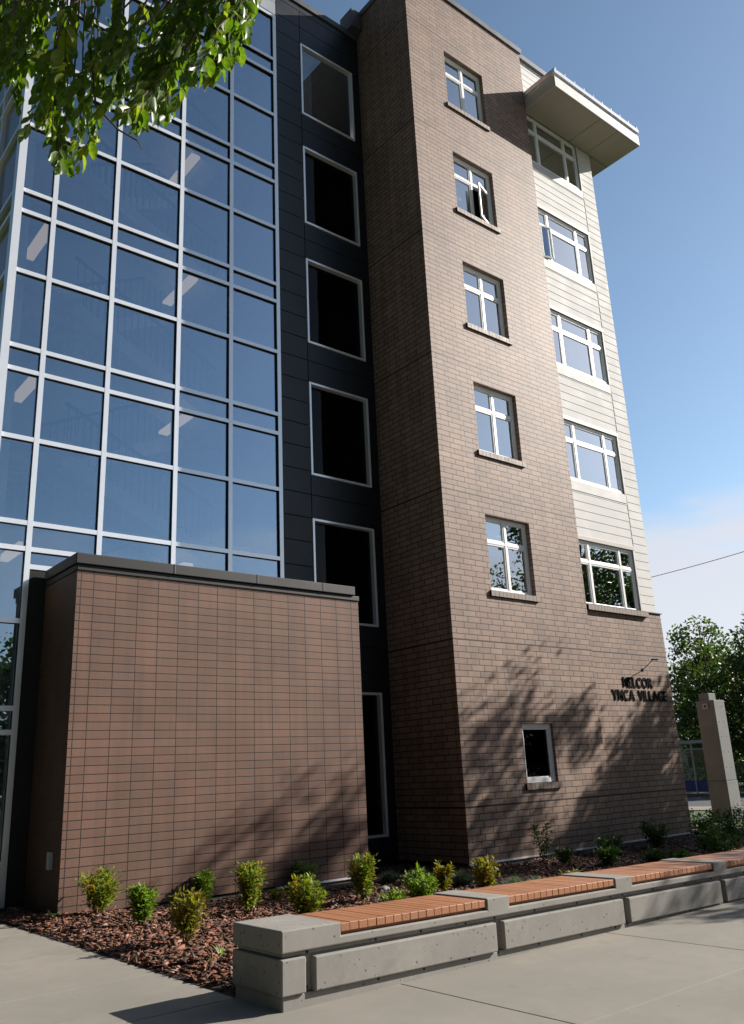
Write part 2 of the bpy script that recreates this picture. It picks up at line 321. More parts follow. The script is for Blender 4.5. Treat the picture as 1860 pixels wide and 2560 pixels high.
# windows in the brick tower
def sash_window(name, x0, x1, z0, z1, y, cols, split, glass, blind=None, open_sash=None, fr=.062, dep=.10):
    "vinyl window: frame, mullions, transom and per-light sash bars in one mesh; glass in a child"
    f = MB(); g = MB(); yb = y + dep
    f.box(x0, x0 + fr, y, yb, z0, z1); f.box(x1 - fr, x1, y, yb, z0, z1); f.box(x0 + fr, x1 - fr, y, yb, z1 - fr, z1); f.box(x0 + fr, x1 - fr, y, yb, z0, z0 + fr)
    edges = [x0 + fr] + cols + [x1 - fr]; zt = z0 + split * (z1 - z0) if split else None; mw = .03
    for c in cols: f.box(c - mw, c + mw, y + .008, yb, z0 + fr, z1 - fr)
    for k, (a, c) in enumerate(zip(edges, edges[1:])):
        a2 = a + (mw if k else 0); c2 = c - (mw if k < len(edges) - 2 else 0)
        if zt: f.box(a2, c2, y + .010, yb, zt - mw, zt + mw)
        for (za, zb) in ([(z0 + fr, zt - mw), (zt + mw, z1 - fr)] if zt else [(z0 + fr, z1 - fr)]):
            if open_sash == k and za == z0 + fr: continue
            s_ = .034; ys, yf = y + .018, yb - .005
            f.box(a2, a2 + s_, ys, yf, za, zb); f.box(c2 - s_, c2, ys, yf, za, zb); f.box(a2 + s_, c2 - s_, ys, yf, za, za + s_); f.box(a2 + s_, c2 - s_, ys, yf, zb - s_, zb)
            yg = y + .045 + random.uniform(-.002, .002); dz = random.uniform(-.002, .002); dx = random.uniform(-.002, .002)
            g.q((a2 + s_, yg, za + s_), (c2 - s_, yg + dx, za + s_), (c2 - s_, yg + dx + dz, zb - s_), (a2 + s_, yg + dz, zb - s_))
    o = f.build(name, m_vinyl, BLD, bevel=.005); g.build('glass', glass, o)
    if blind:
        bb = MB(); bx0, bx1, bz0, bz1 = blind; nn = max(6, int((bx1 - bx0) / .05))
        for i in range(nn):
            xa = bx0 + (bx1 - bx0) * i / nn; xb = bx0 + (bx1 - bx0) * (i + 1) / nn; k = yb + .12 + (.018 if i % 2 else 0); k2 = yb + .12 + (0 if i % 2 else .018)
            bb.q((xa, k, bz0), (xb, k2, bz0), (xb, k2, bz1), (xa, k, bz1))
        bb.build('blind', m_blind, o)
    # a casement that stands open
    if open_sash is not None:
        k = open_sash; a, c = edges[k], edges[k + 1]; hinge_right = k == len(edges) - 2; za, zb = z0 + fr, zt - mw; wd = (c - a) - mw; s_ = .05
        s = MB(); s.box(0, s_, 0, .04, za, zb); s.box(wd - s_, wd, 0, .04, za, zb); s.box(s_, wd - s_, 0, .04, za, za + s_); s.box(s_, wd - s_, 0, .04, zb - s_, zb)
        gl = MB(); gl.q((s_, .02, za + s_), (wd - s_, .02, za + s_), (wd - s_, .02, zb - s_), (s_, .02, zb - s_))
        so_ = s.build('open_sash', m_vinyl, o, bevel=.004); go = gl.build('glass', glass, so_)
        if hinge_right:
            so_.matrix_basis = Matrix.Translation((c - .005, y + .01, 0)) @ Matrix.Rotation(R(19), 4, 'Z') @ Matrix.Translation((-wd, 0, 0))
        else:
            so_.matrix_basis = Matrix.Translation((a + .02, y - .01, 0)) @ Matrix.Rotation(R(-14), 4, 'Z')
    return o
def sill(x0, x1, z, y0=-.045, y1=.10, h=.112):
    b = MB(); n = round((x1 - x0) / .115); w = (x1 - x0) / n
    for i in range(n): b.box(x0 + i * w + .004, x0 + (i + 1) * w - .004, y0 + random.uniform(0, .003), y1, z - h, z)
    b.mi = 1; b.box(x0 + .004, x1 - .004, y0 + .006, y1 - .002, z - h + .002, z - .004)
    return b.build('sill', [m_sill, m_mortar])
for i in FL:
    z0, z1 = wh_[i][2], wh_[i][3]
    o = sash_window('window', WX0 + .004, WX1 - .004, z0 + .012, z1 - .004, .10, [(WX0 + WX1) / 2], .66, m_wglass,
                    blind={1: (1.23, 2.34, z0 + .05, z1 - .55), 2: (1.22, 1.84, z0 + .05, z1 - .5), 3: (1.22, 1.7, z0 + .05, z1 - .5)}.get(i), open_sash=1 if i == 3 else None)
    sill(WX0 - .06, WX1 + .06, z0 + .006).parent = o
o = sash_window('window', small[0] + .004, small[1] - .004, small[2] + .012, small[3] - .004, .06, [], None, m_dglass, fr=.075)
sill(small[0] - .06, small[1] + .06, small[2] + .006).parent = o
# cream siding
SX0, SX1 = 4.33, 6.523; SY = .15
b = MB(); wins = [(SX0, SX1, 4.985 + 3 * i, 6.537 + 3 * i) for i in FL]
lap = 3.0 / 14
def board(xa, xb, za, zb):
    b.q((xa, SY - .011, za), (xb, SY - .011, za), (xb, SY - .004, zb), (xa, SY - .004, zb)); b.q((xa, SY, za), (xb, SY, za), (xb, SY - .011, za), (xa, SY - .011, za))
    b.q((xa, SY, za), (xa, SY - .011, za), (xa, SY - .004, zb), (xa, SY, zb)); b.q((xb, SY - .011, za), (xb, SY, za), (xb, SY, zb), (xb, SY - .004, zb))
z = 5.02
while z < ZT:
    board(6.60, 7.165, z, min(z + lap, ZT)); z += lap
for i in range(-1, 5):
    za = 6.537 + 3 * i + .10 if i >= 0 else None; zb = 4.985 + 3 * (i + 1) - .24 if i < 4 else ZT
    if za is None: continue
    z = za
    while z < zb - .02:
        board(4.20, 6.572, z, min(z + lap, zb)); z += lap
b.build('siding', m_siding, BLD)
b = MB(); wall_y(b, SY, 4.2, 6.59, 5.0, ZT, wins, .09); b.q((6.59, SY, 5), (7.16, SY, 5), (7.16, SY, ZT), (6.59, SY, ZT)); b.q((7.165, SY, 5), (7.165, 11, 5), (7.165, 11, ZT), (7.165, SY, ZT)); b.build('siding_backing', m_darkbk, BLD)
for i in FL:
    b = MB(); z0, z1 = wins[i][2], wins[i][3]
    if i: b.box(4.2, 6.57, SY - .018, SY - .001, z0 - .24, z0)
    b.box(6.523, 6.572, SY - .024, SY + .09, z0, z1); b.build('window_apron', m_trim, BLD, bevel=.003)
for i in FL: b = MB(); b.box(4.2, 6.572, SY - .03, SY + .088, wins[i][3] + .001, wins[i][3] + .10); b.build('window_head_trim', m_head, BLD, bevel=.003)
for i in FL:
    z0, z1 = wins[i][2], wins[i][3]
    o = sash_window('window', SX0, SX1 - .004, z0 + .004, z1 - .002, SY + .012, [4.78, 5.98], .68, m_wglass,
                    blind={1: (4.4, 6.46, z0 + .05, z1 - .5), 2: (4.9, 5.9, z0 + .05, z1 - .5), 3: None}.get(i), open_sash=0 if i == 3 else None)
    if i == 0: sill(4.30, 6.62, z0 + .004, -.0, SY + .08).parent = o
# roof copings
b = MB(); b.box(-.05, 4.26, -.05, .30, ZT, ZT + .17); b.box(-.05, .28, .302, 2.2, ZT, ZT + .17); b.box(4.262, 7.21, .06, .40, ZT - .002, ZT + .165); b.box(6.9, 7.212, .402, 11, ZT - .002, ZT + .165)
b.box(-.36, -.052, 1.62, 2.1, ZT - .5, ZT + .06)
b.build('roof_coping', m_copg, BLD, bevel=.008)
b = MB(); b.box(.05, 7.1, .3, 11, ZT - .3, ZT - .1); b.box(.1, 7.1, 10.8, 11, 0, ZT - .3); b.box(-.002, .1, 1.9, 11, 0, ZT); b.build('roof', m_found, BLD)
# floors and dark rooms behind the windows
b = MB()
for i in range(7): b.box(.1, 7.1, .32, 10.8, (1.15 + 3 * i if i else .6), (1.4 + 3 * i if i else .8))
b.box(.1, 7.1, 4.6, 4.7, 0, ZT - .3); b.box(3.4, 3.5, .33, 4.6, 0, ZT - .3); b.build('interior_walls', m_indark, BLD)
# canopy over the top corner window
CX0, CX1, CY0, CZ = 4.25, 8.02, -1.0, 18.50
b = MB(); b.box(CX0, CX1, CY0, CY0 + .018, CZ - .004, CZ + .33); b.box(CX0, CX1, CY0 + .0182, .129, CZ + .031, CZ + .33); b.box(CX0, CX0 + .018, CY0 + .0182, .129, CZ - .004, CZ + .0308); b.box(CX1 - .018, CX1, CY0 + .0182, 2.6, CZ - .004, CZ + .0308); b.box(7.23, CX1, .1292, 2.6, CZ + .031, CZ + .33)
can = b.build('canopy', m_trim, BLD, bevel=.006)
b = MB()
for xa, xb in ((CX0 + .02, 6.2), (6.218, 7.0), (7.018, CX1 - .02)): b.box(xa, xb, CY0 + .02, .12, CZ, CZ + .03)
b.box(7.25, CX1 - .02, .138, 2.58, CZ, CZ + .03); b.build('soffit', m_soffit, can)
b = MB(); b.box(CX0 - .01, CX1 + .01, CY0 - .03, .125, CZ + .42, CZ + .54); b.box(7.22, CX1 + .01, .126, 2.6, CZ + .42, CZ + .54)
for x in (CX0 + .05, 5.5, 6.8, CX1 - .05): b.box(x - .02, x + .02, CY0 + .02, .12, CZ + .331, CZ + .419)
for y in (-.93, -.45): b.box(CX0 + .004, CX0 + .04, y - .02, y + .02, CZ + .331, CZ + .419)
b.build('canopy_roof', m_alum, can, bevel=.004)
for k in range(10):
    x = CX0 + .06 + k * (CX1 - CX0 - .12) / 9; b = MB(); b.box(x - .02, x + .02, CY0 - .028, .12, CZ + .542, CZ + .61); b.build('roof_seam', m_alum, can)

# dark panelled wall with five large windows
DY = 1.88; DX0, DX1 = -1.82, -.24
dw = [(DX0, DX1, 4.45 + 3 * i, 6.531 + 3 * i) for i in FL] + [(DX0, DX1, .46, 3.14)]
b = MB(); DZT = 19.72; ph = .5
def panels(xa, xb, z0, z1, g=.007):
    k = math.floor((z0 - .03) / ph)
    while k * ph + .03 < z1:
        za, zb = max(z0, k * ph + .03), min(z1, k * ph + .03 + ph)
        if zb - za > .02: b.box(xa + g, xb - g, DY, DY + .03, za + g, zb - g)
        k += 1
panels(-2.50, DX0, -.1, DZT)
zs = [-.1] + [v for h in sorted(dw, key=lambda h: h[2]) for v in (h[2], h[3])] + [DZT]
for za, zb in zip(zs[::2], zs[1::2]): panels(DX0, 0.0, za, zb)
for h in dw: panels(DX1, 0.0, h[2], h[3])
b.build('dark_cladding', m_dark, BLD, bevel=.003)
b = MB(); wall_y(b, DY + .031, -2.5, 0, -.1, DZT, dw, .1); b.box(-2.5, 0, DY + .2, DY + .3, DZT - .5, DZT); b.build('cladding_backing', m_darkbk, BLD)
for h in dw:
    a, c, e, f = h; fr = .05; b = MB(); y = DY - .025; yb = DY + .10
    b.box(a, a + fr, y, yb, e, f); b.box(c - fr, c, y, yb, e, f); b.box(a + fr, c - fr, y, yb, f - fr, f); b.box(a + fr, c - fr, y, yb, e, e + fr)
    o = b.build('window', m_alum, BLD, bevel=.004)
    g = MB(); g.q((a + fr, DY + .085, e + fr), (c - fr, DY + .085, e + fr), (c - fr, DY + .085, f - fr), (a + fr, DY + .085, f - fr)); g.build('glass', m_dglass, o)
b = MB(); b.box(-8.0, -.05, DY - .04, DY + .34, DZT, DZT + .16); b.box(-8.0, -7.7, DY + .34, 10.5, DZT, DZT + .16); b.build('wall_coping', m_copg, BLD, bevel=.008)
b = MB()
for xa, xb in ((-7.93, -6.1), (-6.09, -4.3), (-4.29, -2.51)):
    for za, zb in ((18.96, 19.33), (19.34, DZT)): b.box(xa, xb, DY - .0, DY + .3, za, zb)
b.build('parapet_panel', m_alumdk, BLD, bevel=.003)

# glazed stair tower
GY = 1.945; FY = 1.885                               # glass plane, front of mullions
MX = [-7.80, -7.244, -6.122, -4.795, -3.667, -2.541]
bands = []
for i in range(-1, 5): bands += [5.61 + 3 * i, 7.012 + 3 * i] + ([8.193 + 3 * i] if i < 4 else [])
tz = sorted(bands) + [18.90]
low = [.154, .634, 2.422, 2.764, 4.06]
up_z = [5.193] + [v for v in tz if v > 5.3]
b = MB(); hw = .042; ht = .038
b.box(-7.93, -7.80, 1.85, GY + .10, 0, 18.95)
for k, x in enumerate(MX[1:]):
    zb_ = 0 if k == 0 else 3.9
    b.mi = 0; b.box(x - hw, x + hw, FY, FY + .018, zb_, 18.95); b.mi = 1; b.box(x - hw + .002, x + hw - .002, FY + .0182, GY + .10, zb_, 18.95)
def trans(xa, xb, z):
    b.mi = 0; b.box(xa, xb, FY + .003, FY + .018, z - ht, z + ht); b.mi = 1; b.box(xa, xb, FY + .0182, GY + .06, z - ht + .002, z + ht - .002)
cols = list(zip(MX, MX[1:]))
for k, (xa, xb) in enumerate(cols):
    xl = xa + (hw if k else 0); xr = xb - hw
    for z in up_z: trans(xl, xr, z)
    if k == 0:
        for z in low: trans(xl, xr, z)
    elif k == 1: trans(xl, xr, 4.915)
cw = b.build('curtain_wall', [m_alum, m_darkbk], BLD)
for k, (xa, xb) in enumerate(cols):
    xl = xa + (hw if k else 0); xr = xb - hw
    zz = ([.0] + low if k == 0 else ([4.0, 4.915] if k == 1 else [4.0])) + up_z
    for za, zb in zip(zz, zz[1:]):
        t1, t2 = random.uniform(-.0025, .0025), random.uniform(-.0025, .0025); g = MB()
        g.q((xl, GY, za + ht), (xr, GY + t1, za + ht), (xr, GY + t1 + t2, zb - ht), (xl, GY + t2, zb - ht)); g.build('glass_pane', m_glass, cw)
# the flank of the stair tower, receding from the corner
b = MB(); ys = [2.06, 3.3, 4.6, 5.9, 7.2, 8.5, 9.8]
for y in ys[1:]: b.box(-7.93, -7.81, y - hw, y + hw, 0, 18.95)
for ya, yb in zip(ys, ys[1:]):
    for z in low + up_z: b.box(-7.925, -7.83, ya + (hw if ya > 2.1 else 0), yb - hw, z - ht, z + ht)
fl = b.build('flank_curtain_wall', m_alum, BLD, bevel=.004)
for ya, yb in zip(ys, ys[1:]):
    zz = [0] + low + up_z
    for za, zb in zip(zz, zz[1:]):
        g = MB(); g.q((-7.86, yb - hw, za + ht), (-7.86, ya + (hw if ya > 2.1 else 0), za + ht), (-7.86, ya + (hw if ya > 2.1 else 0), zb - ht), (-7.86, yb - hw, zb - ht)); g.build('glass_pane', m_glassL, fl)
# black panel beside the entrance, under the annex eaves
b = MB(); b.box(-7.196, -6.93, 1.90, 2.0, -.1, 4.87); b.build('black_panel', m_darkbk, BLD)
# inside the stair tower
b = MB(); b.box(-7.7, -.1, 5.3, 5.4, 0, 19.5); b.box(-2.52, -2.42, 2.08, 5.3, 0, 19.5); b.box(-7.72, -7.52, 2.35, 2.55, 0, 19.0); b.box(-7.78, -2.4, 2.1, 10, 19.0, 19.2)
b.box(-7.7, -.1, 9.9, 10.0, 0, 19.2); b.build('stair_tower_walls', m_inwall, BLD)
b = MB(); b.box(-2.4, -.02, 2.3, 2.32, 0, 19.4)
for i in range(-1, 5): b.box(-2.4, -.05, 2.05, 5.3, 4.0 + 3 * i, 4.25 + 3 * i)
b.f = b.f[6:]; b.m = b.m[6:]; b.build('corridor_floor', m_indark, BLD)
ZF = [2.45 + 3 * i for i in range(6)]
for i, zf in enumerate(ZF):
    b = MB(); b.box(-3.6, -2.52, 2.15, 5.3, zf + .15, zf + .36); b.box(-7.72, -6.5, 2.3, 5.3, zf + 1.62, zf + 1.82); b.box(-7.75, -2.45, 2.06, 2.16, zf - .12 + .30, zf + .36 - .06); b.build('floor_slab', m_slab, BLD)
    for y0, a, c in ((2.7, (-3.55, zf + .2), (-6.55, zf + 1.7)), (4.1, (-6.55, zf + 1.75), (-3.55, zf + 3.2))):
        b = MB(); n = 9
        for k in range(n):
            t0, t1 = k / n, (k + 1) / n; xa, xb = a[0] + (c[0] - a[0]) * t0, a[0] + (c[0] - a[0]) * t1; za, zb = a[1] + (c[1] - a[1]) * t0, a[1] + (c[1] - a[1]) * t1
            b.box(min(xa, xb), max(xa, xb), y0, y0 + 1.1, (za if k else za) , zb)
        b.q((a[0], y0, a[1] - .16), (a[0], y0 + 1.1, a[1] - .16), (c[0], y0 + 1.1, c[1] - .16), (c[0], y0, c[1] - .16))
        for yy in (y0 - .02, y0 + 1.08):
            n0 = len(b.v); b.v += [(a[0], yy, a[1] - .2), (c[0], yy, c[1] - .2), (c[0], yy, c[1] + .12), (a[0], yy, a[1] + .12), (a[0], yy + .04, a[1] - .2), (c[0], yy + .04, c[1] - .2), (c[0], yy + .04, c[1] + .12), (a[0], yy + .04, a[1] + .12)]
            for f in ((0, 1, 2, 3), (7, 6, 5, 4), (3, 2, 6, 7), (1, 0, 4, 5)): b.f.append(tuple(n0 + q for q in f)); b.m.append(0)
        o = b.build('stair_flight', m_slab, BLD)
        r_ = MB(); r_.bar((a[0], y0, a[1] + 1.02), (c[0], y0, c[1] + 1.02), .05)
        for k in range(22):
            t = (k + .5) / 22; x = a[0] + (c[0] - a[0]) * t; z = a[1] + (c[1] - a[1]) * t; r_.bar((x, y0, z + .05), (x, y0, z + 1.0), .018)
        r_.build('railing', m_rail, o)
    r_ = MB()
    for k in range(9): r_.bar((-7.4 + k * .20 + (0.2 if k > 1 else 0), 2.22, zf + .36), (-7.4 + k * .20 + (0.2 if k > 1 else 0), 2.22, zf + 1.05), .016)
    r_.build('railing', m_railw, BLD)
    for (x, y, zz) in ((-4.25, 3.0, 2.95), (-7.15, 3.0, 2.95)):
        b = MB(); b.box(x - .10, x + .10, y - .6, y + .6, zf + zz - .02, zf + zz + .04); b.build('ceiling_light', m_lamp, BLD)

# brick annex in front of the stair tower
AX0, AX1, AY = -6.933, -1.78, .573
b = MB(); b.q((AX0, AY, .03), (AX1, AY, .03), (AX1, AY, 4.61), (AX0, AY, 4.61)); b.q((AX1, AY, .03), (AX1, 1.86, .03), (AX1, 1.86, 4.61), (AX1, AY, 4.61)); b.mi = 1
b.q((AX0, 1.99, -.05), (AX0, AY, -.05), (AX0, AY, 4.61), (AX0, 1.99, 4.61)); an = b.build('annex_wall', [m_annex, m_annex_side_shaded], BLD)
b = MB(); b.box(AX0 - .015, AX1 + .015, AY - .02, 1.85, 4.61, 4.70); b.box(AX0 - .045, AX1 - .10, AY - .055, 1.84, 4.702, 4.86)
for x in (-5.45, -3.95, -2.6): b.box(x - .004, x + .03, AY - .06, AY + .3, 4.70, 4.863)
b.build('annex_coping', m_cop, an, bevel=.010)
b = MB(); b.box(AX0 - .05, AX0, .86, .96, .58, .80); b.box(AX0 - .056, AX0 - .05, .875, .945, .60, .78); b.build('outlet_box', m_alumdk, an, bevel=.006)

# sign letters on the brick base
SG = empty('wall_sign', 'black raised letters reading MELCOR YMCA VILLAGE on the brown brick wall by the corner', 'sign', (5.9, .08, 3.2))
def word(txt, x0, x1, zb, zt):
    cus = []
    for ch in txt:
        if ch == ' ': cus.append((None, .35)); continue
        cu = bpy.data.curves.new('letter', 'FONT'); cu.body = ch; cu.size = 1; cu.extrude = .07; cu.offset = .012; o = bpy.data.objects.new('letter', cu); C.objects.link(o)
        bpy.context.view_layer.update(); me = bpy.data.meshes.new_from_object(o.evaluated_get(bpy.context.evaluated_depsgraph_get())); bpy.data.objects.remove(o)
        xs = [v.co.x for v in me.vertices]; cus.append((me, max(xs) - min(xs)))
    tot = sum(w for _, w in cus) + .09 * (len(cus) - 1); s = (x1 - x0) / tot; x = x0; k = (zt - zb) / .74
    for me, w in cus:
        if me:
            mn = min(v.co.x for v in me.vertices)
            for v in me.vertices: v.co = ((v.co.x - mn) * s + x - 5.9, -v.co.z * .12 - .014, v.co.y * k + zb - 3.2)
            me.materials.append(m_letter); me.flip_normals() if False else None; me.name = 'letter'; o = bpy.data.objects.new('letter', me); C.objects.link(o); o.parent = SG
        x += (w + .09) * s
word('MELCOR', 5.32, 6.46, 3.215, 3.45); word('YMCA VILLAGE', 4.86, 6.96, 2.925, 3.16)
LP = empty('sign_lamp', 'thin black gooseneck lamp arm reaching out above the raised sign letters', 'lamp', (6.15, .08, 3.62))
b = MB(); b.tube([(0, 0, 0), (0, -.06, .03), (.02, -.30, .20)], .009); b.build('arm', m_letter, LP); b = MB(); b.box(-.03, .17, -.34, -.28, .19, .215); b.build('lamp_head', m_letter, LP); b = MB(); b.box(-.03, .03, -.012, 0, -.03, .03); b.build('base_plate', m_letter, LP)

# ------------------------------------------------------------------ concrete bench wall with timber seats
BN = empty('bench_wall', 'long precast concrete bench wall with reddish timber seats between raised concrete arms', 'bench', (-7.53, -5.58, 0))
BN.rotation_euler = (0, R(.82), 0)
LEN = 12.6; D = .70                                 # local x along the wall, y back, z up
b = MB()
b.box(.02, LEN, .022, D - .02, -.35, .098)            # plinth
b.box(.035, LEN, .05, D - .035, .0985, .345)            # core
b.box(.03, LEN, .04, D - .03, .345, .378)
arms = [(.0, .54)] + [(2.15 + 1.87 * k, 2.435 + 1.87 * k) for k in range(6)]
pr = [(LEN, .378), (0, .378)]
for a, c in arms: pr += [(a, .532), (c, .532)] if a == 0 else [(a, .436), (a, .532), (c, .532)]; pr += [(c, .436)]
pr += [(LEN, .436)]
b.q(*[(x, 0, z) for x, z in reversed(pr)]); b.q(*[(x, D, z) for x, z in pr])
for (x1_, z1_), (x2_, z2_) in zip(pr, pr[1:] + pr[:1]): b.q((x1_, 0, z1_), (x2_, 0, z2_), (x2_, D, z2_), (x1_, D, z1_))
b.box(0, .215, -.002, D, .100, .340)                      # end block
edges_ = [.29] + [2.33 + 1.87 * k for k in range(6)]
for k, xa in enumerate(edges_):
    xb = (2.235 + 1.87 * k) if k < 5 else LEN
    b.box(xa, xb, -.012, .3, .100, .330)
bo = b.build('concrete_base', m_conc, BN, bevel=.010)
bm = bmesh.new(); bm.from_mesh(bo.data); bmesh.ops.remove_doubles(bm, verts=bm.verts, dist=1e-5); bmesh.ops.recalc_face_normals(bm, faces=bm.faces); bm.to_mesh(bo.data); bm.free()
b = MB()
for k in range(6):
    for t in ((.08, .62, 1.24, 1.78) if k else (.62, 1.1, 1.62)):
        for z, yy in ((.362, .0395), (.086, .0215)): b.tube([(.29 + 1.9 * k + t, yy, z), (.29 + 1.9 * k + t, yy + .02, z)], .013, 8)
for z, yy in ((.362, .0395), (.125, .0495)): b.tube([(.25, yy, z), (.25, yy + .01, z)], .014, 8)
b.build('tie_hole', m_darkbk, BN)
m_wood, n, l, p = new_mat('cedar_slat'); co = objco(n); mpn = n.new('ShaderNodeMapping'); mpn.inputs['Scale'].default_value = (40, 3, 40); l.new(co, mpn.inputs[0]); f = noise(n, l, mpn.outputs[0], 2.0, 5)
oi = n.new('ShaderNodeObjectInfo'); sxx = n.new('ShaderNodeSeparateXYZ'); l.new(co, sxx.inputs[0]); wn_ = n.new('ShaderNodeTexWhiteNoise'); wn_.noise_dimensions = '1D'; l.new(math2(n, l, 'FLOOR', math2(n, l, 'DIVIDE', sxx.outputs[0], .0894), 0), wn_.inputs['W'])
cA = mix(n, l, ramp(n, l, f, .3, .7), (.29, .118, .052), (.385, .168, .078)); cB = mix(n, l, ramp(n, l, wn_.outputs[0], 0, 1, 0, .38), cA, (.20, .08, .04)); l.new(cB, p.inputs['Base Color']); p.inputs['Roughness'].default_value = .5; bump(n, l, p, f, .002)
for (a0, a1), (b0, b1) in zip(arms, arms[1:]):
    b = MB(); n_ = 18; w = (b0 - a1 - .012) / n_
    for k in range(n_): b.box(a1 + .006 + k * w + .0018, a1 + .006 + (k + 1) * w - .0018, .012 + random.uniform(-.002, .002), D - .02, .462, .520 + random.uniform(-.0015, .0015))
    b.box(a1 + .01, b0 - .01, .05, .10, .4365, .462); b.box(a1 + .01, b0 - .01, D - .12, D - .07, .4365, .462)
    b.build('timber_seat', m_wood, BN, bevel=.004)

# ------------------------------------------------------------------ foliage helpers
def rot_frames(d, roll):
    "orthonormal frames (k,3,3): column 0 along d, column 2 the leaf normal"
    d = d / np.linalg.norm(d, axis=1, keepdims=True); ref = np.where(np.abs(d[:, 2:3]) > .93, np.array([[1., 0, 0]]), np.array([[0, 0, 1.]]))
    s = np.cross(ref, d); s /= np.linalg.norm(s, axis=1, keepdims=True); n = np.cross(d, s)
    c, q = np.cos(roll)[:, None], np.sin(roll)[:, None]
    return np.stack([d, s * c + n * q, n * c - s * q], axis=2)
LEAF = np.array([(0, 0, 0), (.28, 0, -.01), (.56, 0, -.03), (.82, 0, -.08), (1, 0, -.16), (.24, .25, .06), (.54, .31, .07), (.82, .17, .0), (.24, -.25, .06), (.54, -.31, .07), (.82, -.17, .0)])
LEAF_F = [(0, 1, 5), (1, 2, 6, 5), (2, 3, 7, 6), (3, 4, 7), (0, 8, 1), (1, 8, 9, 2), (2, 9, 10, 3), (3, 10, 4)]
LSIM = np.array([(0, 0, 0), (.5, .27, .05), (1, 0, -.08), (.5, -.27, .05)]); LSIM_F = [(0, 2, 1), (0, 3, 2)]
BLADE = np.array([(0, .02, 0), (0, -.02, 0), (.55, .018, .0), (.55, -.018, .0), (1, 0, -.16)]); BLADE_F = [(0, 1, 3, 2), (2, 3, 4)]
def leaf_mesh(name, P, Dv, size, mat, parent=None, tmpl=LEAF, faces=LEAF_F, roll=None, width=1.0, smooth=False):
    P = np.asarray(P, float); Dv = np.asarray(Dv, float); k = len(P); size = np.broadcast_to(size, (k,))
    roll = rng.uniform(-.7, .7, k) if roll is None else roll
    Fm = rot_frames(Dv, roll); t = tmpl * np.array([1, width, 1]); V = np.einsum('kij,nj->kni', Fm, t) * size[:, None, None] + P[:, None, :]
    m = len(tmpl); V = V.reshape(-1, 3); me = bpy.data.meshes.new(name)
    F = [tuple(np.array(f)) for f in faces]; lt = np.tile([len(f) for f in F], k); flat = np.concatenate([np.array(f) for f in F]); loops = (flat[None, :] + (np.arange(k) * m)[:, None]).ravel()
    me.vertices.add(len(V)); me.vertices.foreach_set('co', V.ravel()); me.loops.add(len(loops)); me.loops.foreach_set('vertex_index', loops.astype(np.int32))
    me.polygons.add(len(lt)); st = np.concatenate([[0], np.cumsum(lt)[:-1]]); me.polygons.foreach_set('loop_start', st.astype(np.int32)); me.polygons.foreach_set('loop_total', lt.astype(np.int32))
    me.update(calc_edges=True); me.validate(); me.materials.append(mat); o = bpy.data.objects.new(name, me); C.objects.link(o)
    if parent: o.parent = parent
    return o
def rdir(k, up=0., sp=1.):
    d = rng.normal(0, sp, (k, 3)); d[:, 2] += up; return d

m_elm = leaf_mat('elm_leaf', (.05, .105, .010), (.115, .185, .015), (.20, .24, .02), .52, .38, 5)
m_tree1 = leaf_mat('maple_leaf', (.02, .045, .008), (.045, .08, .012), (.08, .10, .014), .3, .5, .5)
m_tree2 = leaf_mat('ash_leaf', (.038, .078, .012), (.072, .12, .017), (.10, .135, .02), .36, .5, .6)
m_spirea = leaf_mat('spirea_leaf', (.13, .18, .020), (.22, .265, .03), (.36, .12, .03), .40, .5, 9)
m_spireag = leaf_mat('spirea_green_leaf', (.11, .19, .025), (.20, .28, .035), None, .40, .5, 9)
m_spirear = leaf_mat('spirea_red_leaf', (.15, .155, .02), (.25, .21, .03), (.42, .10, .03), .38, .5, 6)
m_box = leaf_mat('boxwood_leaf', (.03, .07, .015), (.06, .12, .03), None, .25, .3, 6)
m_dkleaf = leaf_mat('ground_leaf', (.035, .08, .015), (.07, .13, .025), None, .35, .45, 6)
m_fescue = leaf_mat('fescue_blade', (.10, .15, .13), (.15, .21, .19), None, .2, .6, 6)

